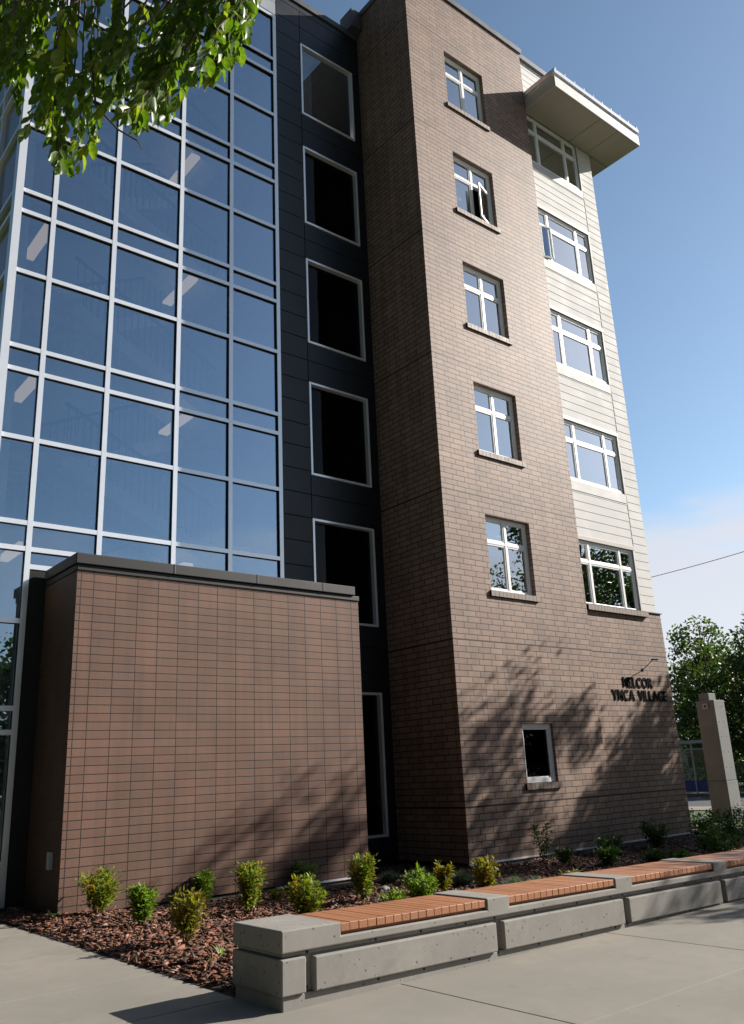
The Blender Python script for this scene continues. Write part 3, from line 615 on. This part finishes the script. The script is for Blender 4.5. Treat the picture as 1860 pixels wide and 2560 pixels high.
# ------------------------------------------------------------------ bark mulch: far too many chips to count
m_chip, n, l, p = new_mat('bark_chip'); co = objco(n); v = n.new('ShaderNodeTexVoronoi'); v.inputs['Scale'].default_value = 14; l.new(co, v.inputs['Vector']); s = n.new('ShaderNodeSeparateColor'); l.new(v.outputs['Color'], s.inputs[0])
c = mix(n, l, ramp(n, l, s.outputs[0], .1, .9), (.034, .012, .006), (.20, .070, .032)); c = mix(n, l, ramp(n, l, s.outputs[1], .88, .95, 0, .8), c, (.40, .25, .17)); c = mix(n, l, ramp(n, l, s.outputs[2], .0, .35, .65, 0), c, (.045, .022, .014))
l.new(c, p.inputs['Base Color']); p.inputs['Roughness'].default_value = .75; bump(n, l, p, noise(n, l, co, 70, 4), .006)
def chips(k, x0, x1, y0, y1, smin, smax):
    X = rng.uniform(x0, x1, k); Y = rng.uniform(y0, y1, k); Z = np.array([bedz(a, c_) for a, c_ in zip(X, Y)]) + rng.uniform(-.004, .03, k)
    L = rng.uniform(smin, smax, k); Wd = L * rng.uniform(.16, .46, k); T = rng.uniform(.005, .013, k)
    d = np.stack([rng.normal(0, 1, k), rng.normal(0, 1, k), rng.normal(0, .22, k)], 1); Fm = rot_frames(d, rng.normal(0, .42, k))
    base = np.array([(-.5, -.5, -.5), (.5, -.35, -.5), (.42, .5, -.5), (-.45, .4, -.5), (-.42, -.4, .5), (.45, -.3, .5), (.35, .4, .5), (-.5, .35, .5)])
    V = base[None] * (1 + rng.normal(0, .16, (k, 8, 3))) * np.stack([L, Wd, T], 1)[:, None, :]
    V = np.einsum('kij,knj->kni', Fm, V) + np.stack([X, Y, Z], 1)[:, None, :]
    keep = V[:, :, 0].min(1) > -7.50; V = V[keep]
    return V
V = np.concatenate([chips(11500, -7.49, -3.4, -4.9, .55, .03, .135), chips(7000, -3.4, 2.2, -4.85, .0, .04, .11), chips(1900, -7.49, -6.95, .5, 1.9, .03, .12), chips(2500, 2.2, 9.0, -4.85, 0, .05, .12), chips(700, -1.8, 0, 0, 1.85, .05, .11)])
k = len(V); F = [(0, 3, 2, 1), (4, 5, 6, 7), (0, 1, 5, 4), (1, 2, 6, 5), (2, 3, 7, 6), (3, 0, 4, 7)]
me = bpy.data.meshes.new('bark_mulch'); me.vertices.add(k * 8); me.vertices.foreach_set('co', V.reshape(-1)); lp = (np.array(F).ravel()[None] + (np.arange(k) * 8)[:, None]).ravel()
me.loops.add(len(lp)); me.loops.foreach_set('vertex_index', lp.astype(np.int32)); me.polygons.add(k * 6); me.polygons.foreach_set('loop_start', (np.arange(k * 6) * 4).astype(np.int32)); me.polygons.foreach_set('loop_total', np.full(k * 6, 4, np.int32))
me.update(calc_edges=True); me.materials.append(m_chip); o = bpy.data.objects.new('bark_mulch', me); C.objects.link(o); tag(o, 'reddish brown bark mulch covering the planting bed', 'mulch', kind='stuff')

# ------------------------------------------------------------------ shrubs in the bed
def shrub(name, label, cat, x, y, w, h, mat, n=420, ls=.05, shape='vase', group=None, stems=9, lw=.75, up=.7):
    n = int(n * 2.3); w *= .96; h *= .98
    z = bedz(x, y); root = empty(name, label, cat, (x, y, z), group); st = MB(); P = []; Dv = []
    for s in range(stems):
        a = 2 * math.pi * s / stems + random.uniform(-.4, .4); rr = w * .5 * math.sqrt(random.uniform(.05, 1)); hh = h * random.uniform(.72, 1.0) * (1 - .25 * (rr / (w * .5)) ** 2)
        pts = [Vector((.02 * math.cos(a), .02 * math.sin(a), -.03)), Vector((rr * .45 * math.cos(a), rr * .45 * math.sin(a), hh * .45)), Vector((rr * math.cos(a), rr * math.sin(a), hh))]
        st.tube(pts, [.007, .005, .002], 5)
        m = n // stems
        for q in range(m):
            lo = .12 if shape == 'bush' else .26
            t = lo + (1 - lo) * random.random() ** .75; pp = pts[0].lerp(pts[1], t * 2) if t < .5 else pts[1].lerp(pts[2], t * 2 - 1)
            g = w * (.10 if shape != 'box' else .13); pp = pp + Vector((random.gauss(0, g), random.gauss(0, g), random.gauss(0, g * .8)))
            if pp.z < .02: pp.z = .02 + random.random() * .05
            P.append(tuple(pp)); dd = Vector((random.gauss(0, 1), random.gauss(0, 1), random.gauss(up, .7))) + Vector((pp.x, pp.y, 0)) * (1.2 / max(w * .5, .05)); Dv.append(tuple(dd))
        for q in range(7):   # a rosette at the tip of every stem
            P.append(tuple(pts[2] + Vector((random.gauss(0, .006), random.gauss(0, .006), random.gauss(0, .012))))); Dv.append((random.gauss(0, 1), random.gauss(0, 1), random.uniform(.3, 1.6)))
    st.build('stem', m_twig, root); leaf_mesh('foliage', P, Dv, rng.uniform(.7, 1.25, len(P)) * ls, mat, root, LSIM, LSIM_F, width=lw)
    return root
GS = 'young shrubs in the bark mulch bed'
for a in [
  ('tall yellow-green shrub nearest the left corner of the low brick annex', -6.56, .16, .44, .60, m_spirea, 620, 'vase'),
  ('compact green shrub second from the left, in front of the annex wall', -6.51, -1.02, .32, .50, m_spireag, 520, 'vase'),
  ('bronze-tinged shrub with bare pale stems nearest the concrete path', -6.76, -2.63, .36, .55, m_spirear, 480, 'vase'),
  ('small round green shrub close to the annex wall behind the bronze one', -4.93, .42, .34, .46, m_spireag, 460, 'vase'),
  ('tallest slim yellow-green shrub in front of the middle of the annex wall', -5.12, -1.14, .36, .70, m_spirea, 640, 'vase'),
  ('red-tipped yellow-green shrub just behind the first timber seat', -4.95, -2.16, .40, .54, m_spirea, 620, 'bush'),
  ('tall bushy green shrub at the right end of the annex wall', -3.52, -1.48, .38, .74, m_spirea, 640, 'vase'),
  ('leafy bright green shrub behind the right end of the first timber seat', -3.51, -2.62, .38, .50, m_spireag, 520, 'bush'),
  ('narrow reddish shrub in front of the dark gap beside the tower', -2.35, -1.81, .24, .43, m_spirear, 320, 'vase'),
  ('green and orange shrub at the foot of the tower corner', -2.29, -2.6, .36, .55, m_spirear, 520, 'bush')]:
    shrub('shrub', a[0], 'shrub', *a[1:5], a[5], a[6], .066, a[7], GS)
shrub('boxwood', 'dark flat-topped boxwood shrub against the shaded annex wall', 'shrub', -3.22, .36, .42, .47, m_box, 900, .035, 'box', None, 14, .9)
shrub('shrub', 'low reddish seedling shrub between the tall shrub and the red-tipped one', 'shrub', -4.13, -.25, .22, .19, m_spirear, 130, .05, 'bush', GS, 6)
shrub('shrub', 'low spreading green shrub directly behind the first timber seat', 'shrub', -3.97, -2.66, .38, .25, m_spireag, 260, .055, 'bush', GS, 8)
shrub('shrub', 'low orange-leaved shrub behind the second timber seat', 'shrub', -.87, -2.91, .32, .24, m_spirear, 260, .05, 'bush', GS, 7)
shrub('rose_bush', 'spindly dark rose bush with sparse leaves against the shaded tower wall', 'shrub', 1.28, -.62, .42, .78, m_dkleaf, 130, .07, 'vase', None, 5, .9)
for lb, x, y, w, h, kk in [('dark green low plant at the foot of the rose bush', 1.4, -.95, .3, .26, 180), ('fresh green leafy plant in the shaded bed behind the third timber seat', 1.31, -1.92, .40, .33, 300), ('dark fine-leaved plant behind the third concrete arm', 1.63, -2.6, .33, .27, 220), ('yellow-green low plant beside the fine-leaved one, by the third concrete arm', 1.95, -2.85, .32, .25, 220),
    ('tall leafy bush at the right corner of the brick wall', 4.3, -.9, .6, .52, 420), ('bushy green shrub below the concrete pillar', 4.3, -1.97, .62, .78, 620), ('wide green shrub at the right edge by the pillar', 5.3, -1.9, .75, .70, 620), ('dark leafy shrub behind the last timber seat', 2.9, -3.0, .66, .52, 460), ('broad dark shrub under the end of the brick wall', 3.0, -.75, .55, .36, 300), ('loose green shrub farther back beside the pillar', 7.6, -1.3, .9, .8, 600)]:
    shrub('leafy_shrub', lb, 'shrub', x, y, w, h, m_dkleaf, kk, .07, 'bush', 'shrubs in the shaded end of the bed', 8, .85)
for lb, x, y, r in [('blue-grey fescue tuft nearest the dark gap, leftmost of the tufts', -2.05, -.28, .17), ('large blue-grey fescue tuft second from the left', -1.75, -.62, .20), ('blue-grey fescue tuft right of the narrow reddish shrub', -1.66, -1.5, .19), ('wide blue-grey fescue tuft right of the green and orange shrub', -1.72, -2.6, .18), ('blue-grey fescue tuft behind the second timber seat', -1.25, -2.6, .14), ('smallest blue-grey fescue tuft beside the low orange shrub', -1.0, -2.66, .11)]:
    k = int(900 * r / .18); a = rng.uniform(0, 2 * math.pi, k); rr = rng.uniform(0, .35, k) * r; P = np.stack([rr * np.cos(a), rr * np.sin(a), np.zeros(k)], 1); sp = rng.uniform(.1, 1.3, k); Dv = np.stack([np.cos(a) * sp, np.sin(a) * sp, np.ones(k)], 1)
    o = leaf_mesh('fescue_tuft', P, Dv, rng.uniform(.8, 1.35, k) * r, m_fescue, None, BLADE, BLADE_F, width=.8); o.location = (x, y, bedz(x, y)); tag(o, lb, 'grass tuft', 'blue fescue tufts in the bed')
for lb, x, y, k in [('thin green weed sprig at the dark corner of the annex', -7.12, .15, 9), ('tiny green weed in the mulch by the bench end', -7.2, -3.9, 7), ('two-leaved green seedling behind the concrete end block', -6.9, -3.6, 10), ('green seedling just behind the first concrete arm block', -6.3, -3.2, 10)]:
    a = rng.uniform(0, 6.28, k); o = leaf_mesh('weed', np.zeros((k, 3)), np.stack([np.cos(a), np.sin(a), rng.uniform(.6, 2, k)], 1), rng.uniform(.08, .17, k), m_spireag, None, BLADE, BLADE_F, width=2.2); o.location = (x, y, bedz(x, y)); tag(o, lb, 'weed')
bm = bmesh.new(); bmesh.ops.create_icosphere(bm, subdivisions=3, radius=.07)
for vv in bm.verts: vv.co *= 1 + .12 * math.sin(vv.co.x * 60 + 1) * math.cos(vv.co.y * 50); vv.co.z *= .6; vv.co.x *= 1.2
me = bpy.data.meshes.new('rock'); bm.to_mesh(me); bm.free(); me.materials.append(m_pillar); o = bpy.data.objects.new('rock', me); C.objects.link(o); o.location = (-2.64, -.85, bedz(-2.64, -.85) + .03); tag(o, 'pale grey rounded rock lying in the mulch before the dark gap', 'rock')

# ------------------------------------------------------------------ trees
def inframe(p, mg=.02):
    d = Vector(p) - CAM; z = d.dot(fw)
    if z < .1: return False
    x = d.dot(rt) / z * 2116.456 / 1860; y = d.dot(up) / z * 2116.456 / 2560
    return abs(x) < .5 + mg and abs(y) < .5 + mg
def tree(label, base, height, cz, rad, nclump, per, ls, mat, trunk_r=.16, clump=.55, avoid=False, seed=1, group=None, name='tree', low=.0):
    random.seed(seed); x, y, z = base; root = empty(name, label, 'tree', base, group); tk = MB(); P = []; Dv = []
    tk.tube([(0, 0, -.2), (.03, .02, height * .22), (-.04, .03, height * .5), (0, 0, height * .86)], [trunk_r * 1.25, trunk_r, trunk_r * .6, trunk_r * .12], 9)
    for c_ in range(nclump):
        while True:
            d = Vector((random.gauss(0, 1), random.gauss(0, 1), random.gauss(0, 1))).normalized() * random.uniform(.35, 1.0) ** .6
            q = Vector((d.x * rad[0], d.y * rad[1], cz + d.z * rad[2]))
            if q.z > low and not (avoid and inframe(Vector(base) + q, .12)): break
        h0 = min(height * .78, max(height * .2, q.z - .5 * math.hypot(q.x, q.y) - random.uniform(.2, .8))); s0 = Vector((0, 0, h0))
        if c_ % 2 == 0: tk.tube([s0, s0.lerp(q, .55) + Vector((0, 0, .12 * (q - s0).length)), q], [trunk_r * .32, trunk_r * .17, trunk_r * .04], 5)
        cr_ = clump * random.uniform(.6, 1.35); m = int(per * random.uniform(.6, 1.4)); g = rng.normal(0, 1, (m, 3)); g = g / np.linalg.norm(g, axis=1, keepdims=True) * (rng.uniform(0, 1, (m, 1)) ** .45) * cr_ * np.array([1, 1, .7])
        P.append(np.array(q) + g); Dv.append(g / cr_ + rng.normal(0, .8, (m, 3)) + np.array([0, 0, -.25]))
    P = np.concatenate(P); Dv = np.concatenate(Dv); tk.build('trunk', m_bark, root, smooth=True)
    leaf_mesh('crown', P, Dv, rng.uniform(.65, 1.3, len(P)) * ls, mat, root, LSIM, LSIM_F, width=1.15, roll=rng.uniform(-1.4, 1.4, len(P))); return root
# the two street trees to the right of the plaza, seen in the lower windows and as shade on the wall
tree('round-headed street tree shading the sign wall, mirrored in the lower windows', (15.8, -4.0, -.1), 8.8, 6.25, (2.6, 2.3, 2.15), 170, 130, .15, m_tree1, .15, .62, True, 3, 'street trees along the plaza', 'street_tree', 2.6)
tree('broader street tree farther along the plaza, mirrored in the corner windows', (15.4, -9.2, -.1), 10.6, 6.9, (3.5, 3.3, 3.6), 90, 130, .16, m_tree1, .18, .75, True, 4, 'street trees along the plaza', 'street_tree', 2.6)
tree('loose-crowned street tree at the far end of the plaza behind the bench', (13.9, -15.4, -.1), 9.8, 6.4, (3.2, 3.2, 3.3), 70, 120, .16, m_tree1, .18, .7, True, 5, 'street trees along the plaza', 'street_tree', 2.6)
tree('slender open street tree nearest the building, whose boughs streak the brick with shade', (12.0, -5.4, -.1), 10.4, 8.5, (3.0, 1.8, 2.0), 62, 95, .14, m_tree1, .10, .5, True, 6, 'street trees along the plaza', 'street_tree', 4.6)
tree('small street tree at the plaza edge, its shade falling on the paving', (9.3, -10.8, -.1), 7.6, 5.5, (2.3, 2.2, 2.0), 48, 95, .14, m_tree1, .10, .5, True, 7, 'street trees along the plaza', 'street_tree', 3.0)
# trees across the road
tree('light green tree beyond the road, beside the corner of the brick wall', (41.5, 18.4, 0), 10.0, 5.7, (3.6, 3.4, 4.6), 130, 90, .24, m_tree2, .22, .85, False, 8, None, 'tree', 1.5)
tree('large dark tree beyond the road behind the concrete pillar', (36.0, 9.6, 0), 9.2, 5.2, (4.3, 4.3, 4.6), 170, 100, .24, m_tree1, .25, .95, False, 9, None, 'tree', 1.2)
tree('dense dark tree at the right edge, beyond the shelter', (38.5, 14.6, 0), 8.0, 4.2, (3.6, 3.6, 3.8), 130, 90, .24, m_tree1, .25, .9, False, 12, None, 'tree', .6)
tree('farther dark tree behind the shelter, between the two crowns', (48, 20.5, 0), 9.0, 4.6, (4.5, 4.5, 4.4), 130, 90, .28, m_tree1, .25, 1.1, False, 13, None, 'tree', .4)

ft = tree('tall leafy tree out of view, added to block sky light and darken mirrored glass', (-25, 1, -.1), 15.5, 8.2, (4.6, 4.6, 7.4), 120, 75, .5, m_tree1, .3, 1.5, True, 31, 'unseen trees added around the plaza', 'sky_blocker_tree', 1.0)  # unseen trees: left ones added to block sky light, rest to darken reflections
for x, y, rz, s in ((-22.5, -9.5, 1, 1.0), (-26, 11, 2, 1.05), (-33, -3, 3, 1.1), (-24, 20, 4, 1.0), (-17, -40, 5, .62), (-9, -43, 2.2, .58), (-1, -40, .6, .76), (7, -42, 3.3, .74), (15, -39, 4.4, .62), (23, -36, 5.3, .66), (33.5, -26, .3, .6), (34, -15.5, 1.2, .62), (33.5, -5.5, 2.8, .58), (-27, -20, 3.9, 1.0)):
    t_ = copy_tree(ft); t_.location = (x, y, -.1); t_.rotation_euler = (0, 0, rz); t_.scale = (s, s, s)
# the elm whose branches hang into the top left of the picture
random.seed(21)
E0 = Vector((-14.6, -6.0, -.1)); EL = empty('elm_tree', 'elm with drooping leafy twigs hanging into the top left corner', 'tree', E0)
SH = [(-9.72,-7.59,5.22),(-9.41,-8.03,5.39),(-9.76,-8.6,4.65),(-9.96,-7.58,5.0),(-9.73,-8.49,4.7),(-10.09,-7.99,4.63),(-10.14,-8.36,4.56),(-10.34,-7.78,4.56),(-9.41,-7.94,5.36),(-10.51,-8.07,4.63),(-9.96,-8.17,4.53),(-10.51,-7.19,5.2),(-10.26,-7.27,5.46),(-9.68,-8.31,4.87),(-9.48,-8.21,5.18),(-9.67,-7.65,5.56),(-9.55,-7.45,5.37),(-9.65,-8.32,4.88),(-10.29,-8.14,4.66),(-10.55,-7.81,4.7),(-10.03,-8.29,4.42),(-9.91,-8.2,4.91),(-9.65,-8.1,5.05),(-10.17,-7.62,4.76),(-9.64,-7.68,5.65),(-10.51,-7.32,5.09),(-9.83,-8.53,4.6),(-9.69,-8.07,5.23),(-10.66,-8.05,4.44),(-10.26,-7.18,5.31),(-10.23,-7.17,5.24),(-9.6,-8.37,4.99),(-10.08,-7.51,4.69),(-9.65,-7.94,5.43),(-9.5,-7.72,5.39),(-10.45,-7.13,5.28),(-10.5,-7.62,5.12),(-9.61,-8.32,4.95),(-9.51,-8.15,5.16),(-10.34,-8.1,4.69),(-10.57,-7.98,4.56),(-9.54,-7.42,5.4),(-10.36,-7.35,5.57),(-9.98,-7.91,4.85),(-10.23,-7.45,4.82),(-9.71,-8.24,5.08),(-10.44,-7.17,5.26),(-10.55,-7.6,4.86),(-9.59,-8.03,5.45),(-9.46,-8.13,5.27),(-9.84,-8.39,4.64),(-10.0,-7.52,5.36),(-10.22,-7.67,4.77),(-9.32,-8.04,5.57),(-9.53,-8.32,5.2),(-9.7,-7.93,4.9),(-10.24,-7.72,4.73),(-10.36,-7.28,5.5),(-9.44,-8.13,5.27),(-10.04,-7.95,4.77),(-10.47,-7.46,5.3),(-9.65,-8.24,4.94),(-9.54,-7.77,5.28),(-9.67,-7.73,5.27),(-10.01,-7.33,4.85),(-10.23,-7.64,4.82),(-9.78,-8.22,4.84),(-9.45,-8.11,5.3),(-10.06,-8.28,4.44),(-9.94,-7.81,5.27),(-9.89,-7.39,5.12),(-9.66,-7.55,5.17),(-10.07,-7.4,5.03),(-9.7,-8.23,4.92),(-9.45,-7.77,5.43),(-9.56,-7.46,5.36),(-9.96,-7.8,4.98),(-10.33,-7.34,5.25),(-9.48,-8.12,5.4),(-9.61,-7.69,5.15),(-10.34,-7.41,5.21),(-9.93,-7.95,4.91),(-9.7,-7.54,5.12),(-9.7,-7.61,5.08),(-10.61,-7.78,4.97),(-9.9,-8.12,4.64),(-9.7,-7.77,5.05),(-10.62,-7.96,4.71),(-10.6,-7.98,4.54),(-10.26,-7.92,4.48),(-10.42,-7.83,5.02),(-10.01,-7.43,4.77),(-9.96,-8.06,4.64),(-9.67,-8.37,5.15),(-10.26,-7.72,4.75),(-10.39,-7.3,5.21),(-10.16,-7.73,5.16),(-10.47,-7.58,4.94),(-10.08,-7.45,4.74),(-9.56,-8.33,5.08),(-9.59,-7.95,5.21),(-10.18,-7.92,4.36),(-9.72,-7.47,5.44),(-9.44,-8.15,5.25),(-9.96,-7.12,5.01),(-10.62,-7.66,5.09),(-9.96,-8.16,4.54),(-9.64,-7.43,5.22),(-10.22,-8.0,4.65),(-10.08,-7.14,5.25),(-9.9,-7.07,5.07),(-9.68,-8.43,4.92),(-9.48,-8.25,5.13),(-10.07,-7.76,4.53),(-9.61,-8.49,4.98),(-10.13,-8.13,4.54),(-9.83,-7.86,4.82),(-10.14,-7.34,5.18),(-10.56,-7.55,4.89),(-10.11,-7.18,5.22),(-9.83,-8.35,4.93),(-10.31,-7.18,5.39),(-10.18,-7.51,4.92),(-10.0,-7.72,5.08),(-9.84,-8.28,4.56),(-9.75,-8.13,4.75),(-10.08,-8.14,4.89),(-9.97,-7.86,4.91),(-10.0,-7.28,4.89),(-10.05,-8.25,4.9),(-9.85,-7.25,5.17),(-9.54,-8.09,5.12),(-10.59,-7.69,4.84),(-9.8,-7.6,5.08),(-9.8,-7.83,4.85),(-9.64,-8.34,5.08),(-9.74,-8.38,4.77),(-10.11,-7.28,5.11),(-10.48,-7.44,5.09),(-10.07,-7.82,4.53)]
tk = MB(); L1 = [Vector(q) for q in ((-14.6, -6.0, -.3), (-14.5, -6.05, 2.2), (-14.2, -6.2, 4.4), (-13.4, -6.6, 5.9), (-12.2, -7.15, 6.5), (-11.1, -7.6, 6.55), (-10.2, -8.0, 6.35), (-9.4, -8.5, 6.0))]
tk.tube([q - E0 for q in L1], [.27, .22, .19, .15, .11, .075, .045, .018], 10)
L2 = [Vector(q) for q in ((-14.2, -6.2, 4.4), (-15, -5.4, 6.4), (-15.6, -4.6, 8.6))]; L3 = [Vector(q) for q in ((-14.3, -6.15, 4.0), (-15.4, -7.2, 5.8), (-16.4, -8.2, 7.4))]
for L in (L2, L3): tk.tube([q - E0 for q in L], [.15, .1, .03], 8)
P = []; Dv = []; S = []; tw = MB()
for (x, y, z) in SH:
    if random.random() < .2: continue
    tip = Vector((x, y, z)); ln = random.uniform(.35, .75); near = min(L1[4:], key=lambda q: (q - tip).length); aim = (near - tip); aim.z = 0
    aim = aim.normalized() * random.uniform(.1, .45) if aim.length > .01 else Vector((0, 0, 0))
    top = tip + Vector((aim.x * ln + random.gauss(0, .06), aim.y * ln + random.gauss(0, .06), ln * .92)); mid = tip.lerp(top, .5) + Vector((random.gauss(0, .03), random.gauss(0, .03), .02))
    pts = [near + Vector((random.gauss(0, .07), random.gauss(0, .07), random.uniform(.0, .15))), top.lerp(near, .35) + Vector((0, 0, .12)), top, mid, tip]
    tw.tube([q - E0 for q in pts], [.008, .006, .0045, .003, .0014], 5)
    k = int(ln / .026)
    for i in range(k):
        t = i / k; p0 = tip.lerp(mid, t * 2) if t < .5 else mid.lerp(top, t * 2 - 1); side = 1 if i % 2 else -1
        ax = (top - tip).normalized(); sd = ax.orthogonal().normalized(); sd = Matrix.Rotation(random.uniform(0, 6.28), 3, ax) @ sd
        P.append(tuple(p0 - E0 + sd * .004)); Dv.append(tuple(-ax * random.uniform(.5, 1.3) + sd * side * random.uniform(.4, 1.0) + Vector((0, 0, -.35)))); S.append(random.uniform(.06, .115) * (.75 if t < .06 else 1))
    for _ in range(5):      # leaves on the upper carrying twigs
        p0 = top.lerp(near, random.random() * .8) + Vector((random.gauss(0, .05), random.gauss(0, .05), random.gauss(0, .05))); P.append(tuple(p0 - E0)); Dv.append((random.gauss(0, 1), random.gauss(0, 1), random.gauss(-.8, .5))); S.append(random.uniform(.045, .08))
# one bare twig that pokes out below the leaves
bt = [Vector(q) for q in ((-10.06, -7.78, 5.25), (-10.03, -7.83, 4.86), (-9.93, -7.88, 4.73), (-9.85, -7.94, 4.66), (-9.83, -7.95, 4.61))]
tw.tube([q - E0 for q in bt], [.007, .006, .005, .004, .002], 6)
# the rest of the crown, above and behind the view
for L, nn in ((L1[2:5], 8), (L2, 34), (L3, 30)):
    for _ in range(nn):
        for _t in range(20):
            q = L[random.randrange(1, len(L))].lerp(L[random.randrange(len(L))], random.random()) + Vector((random.gauss(0, .9), random.gauss(0, .9), random.gauss(.5, .8)))
            if not inframe(q, .25): break
        else: continue
        for _ in range(70):
            p0 = q + Vector((random.gauss(0, .28), random.gauss(0, .28), random.gauss(0, .3)))
            if inframe(p0, .06): continue
            P.append(tuple(p0 - E0)); Dv.append((random.gauss(0, 1), random.gauss(0, 1), random.gauss(-.7, .6))); S.append(random.uniform(.06, .10))
tk.build('trunk', m_bark, EL, smooth=True); tw.build('twigs', m_twig, EL)
leaf_mesh('crown', P, Dv, np.array(S), m_elm, EL, LEAF, LEAF_F, roll=rng.uniform(-1.2, 1.2, len(P)), width=.82)

# ------------------------------------------------------------------ things beyond the corner of the building
PL = empty('concrete_pillar', 'tall grey concrete pillar with tie holes and a small lamp, past the corner of the building', 'pillar', (11.38, 1.27, -.1))
b = MB(); b.box(-.24, .34, -.02, .54, 0, 1.10); b.box(-.23, .33, -.01, .53, 1.108, 3.24); b.box(-.04, .328, .22, .528, 3.24, 3.45); b.build('shaft', m_pillar, PL, bevel=.012)
b = MB()
for z in (1.45, 1.85, 2.25, 2.65, 3.05):
    for x in (-.1, .14): b.box(x - .012, x + .012, -.0125, -.01, z - .012, z + .012)
b.build('tie_hole', m_darkbk, PL)
b = MB(); b.box(-.27, -.23, .16, .32, 3.0, 3.16); b.build('lamp', m_steel, PL, bevel=.01)
b = MB(); b.box(-.275, -.271, .21, .27, 3.05, 3.11); b.build('lens', m_darkbk, PL)
BS = empty('bus_shelter', 'glass bus shelter with a flat roof and a dark blue lower panel across the road', 'shelter', (28.9, 13.0, 0))
m_blue = plain('blue_panel', (.03, .035, .22), .4); m_bsg = glass_mat('shelter_glass', (.62, .64, .62), .0)
b = MB(); b.box(-.7, .8, -1.6, 1.6, 2.35, 2.50); b.box(-.62, -.56, -1.55, 1.55, 2.05, 2.11)
for y in (-1.5, -.55, .45, 1.5):
    b.box(-.63, -.55, y - .035, y + .035, 0, 2.35)
for y in (-1.5, 1.5): b.box(.62, .70, y - .035, y + .035, 0, 2.35)
b.build('frame', m_steel, BS)
b = MB(); b.box(-.60, -.575, -1.46, 1.46, .12, .62); b.build('lower_panel', m_blue, BS); b = MB(); b.q((-.59, 1.46, .64), (-.59, -1.46, .64), (-.59, -1.46, 2.04), (-.59, 1.46, 2.04)); b.build('glass', m_bsg, BS)
b = MB(); b.box(.1, .5, -1.2, 1.2, .44, .50); b.box(.25, .33, -1.1, -1.0, 0, .44); b.box(.25, .33, 1.0, 1.1, 0, .44); b.build('seat', m_steel, BS)
FN = empty('metal_fence', 'dark metal picket fence across the road at the right edge', 'fence', (30.8, 9.0, 0))
b = MB(); 
for k in range(90): b.box(-.012, .012, -9 + k * .15 - .012, -9 + k * .15 + .012, .05, 1.35)
b.build('pickets', m_rail, FN); b = MB(); b.box(-.02, .02, -9, 4.4, 1.25, 1.29); b.box(-.02, .02, -9, 4.4, .15, .19)
for k in range(6): b.box(-.04, .04, -9 + k * 2.65 - .04, -9 + k * 2.65 + .04, 0, 1.45)
b.build('rail', m_rail, FN)
k = 5200; P = np.stack([rng.uniform(-.6, .6, k), rng.uniform(-9, 10, k), rng.uniform(.05, 1.35, k)], 1)
o = leaf_mesh('hedge', P, rdir(k, .3), rng.uniform(.1, .2, k), m_dkleaf, None, LSIM, LSIM_F, width=1.2); o.location = (32.6, 9, 0); tag(o, 'low clipped green hedge behind the shelter across the road', 'hedge')
HB = empty('house', 'pale bungalow with a low roof half hidden behind the trees across the road', 'house', (56, 24, 0))
b = MB(); b.box(-4, 4, -9, 9, 0, 2.8); b.build('wall', m_trim, HB); b = MB(); b.v = [(-4.6, -9.6, 2.8), (4.6, -9.6, 2.8), (4.6, 9.6, 2.8), (-4.6, 9.6, 2.8), (0, -7, 4.6), (0, 7, 4.6)]; b.f = [(0, 1, 4), (1, 2, 5, 4), (2, 3, 5), (3, 0, 4, 5), (3, 2, 1, 0)]; b.m = [0] * 5; b.build('roof', m_road, HB)
for y in (-6, -2, 2.5, 6): b = MB(); b.box(-4.03, -3.98, y - .6, y + .6, 1.0, 2.1); b.build('window', m_darkbk, HB)
b = MB(); pts = []
A_, B_ = Vector((23.0, 18.5, 9.85)), Vector((30.5, 4.0, 12.1))
for i in range(25): t = i / 24; q = A_.lerp(B_, t); q.z -= 1.1 * 4 * t * (1 - t) * .35; pts.append(q)
b.tube(pts, .017, 5); tag(b.build('power_line', m_rail), 'thin overhead power line crossing the pale sky right of the building', 'cable')
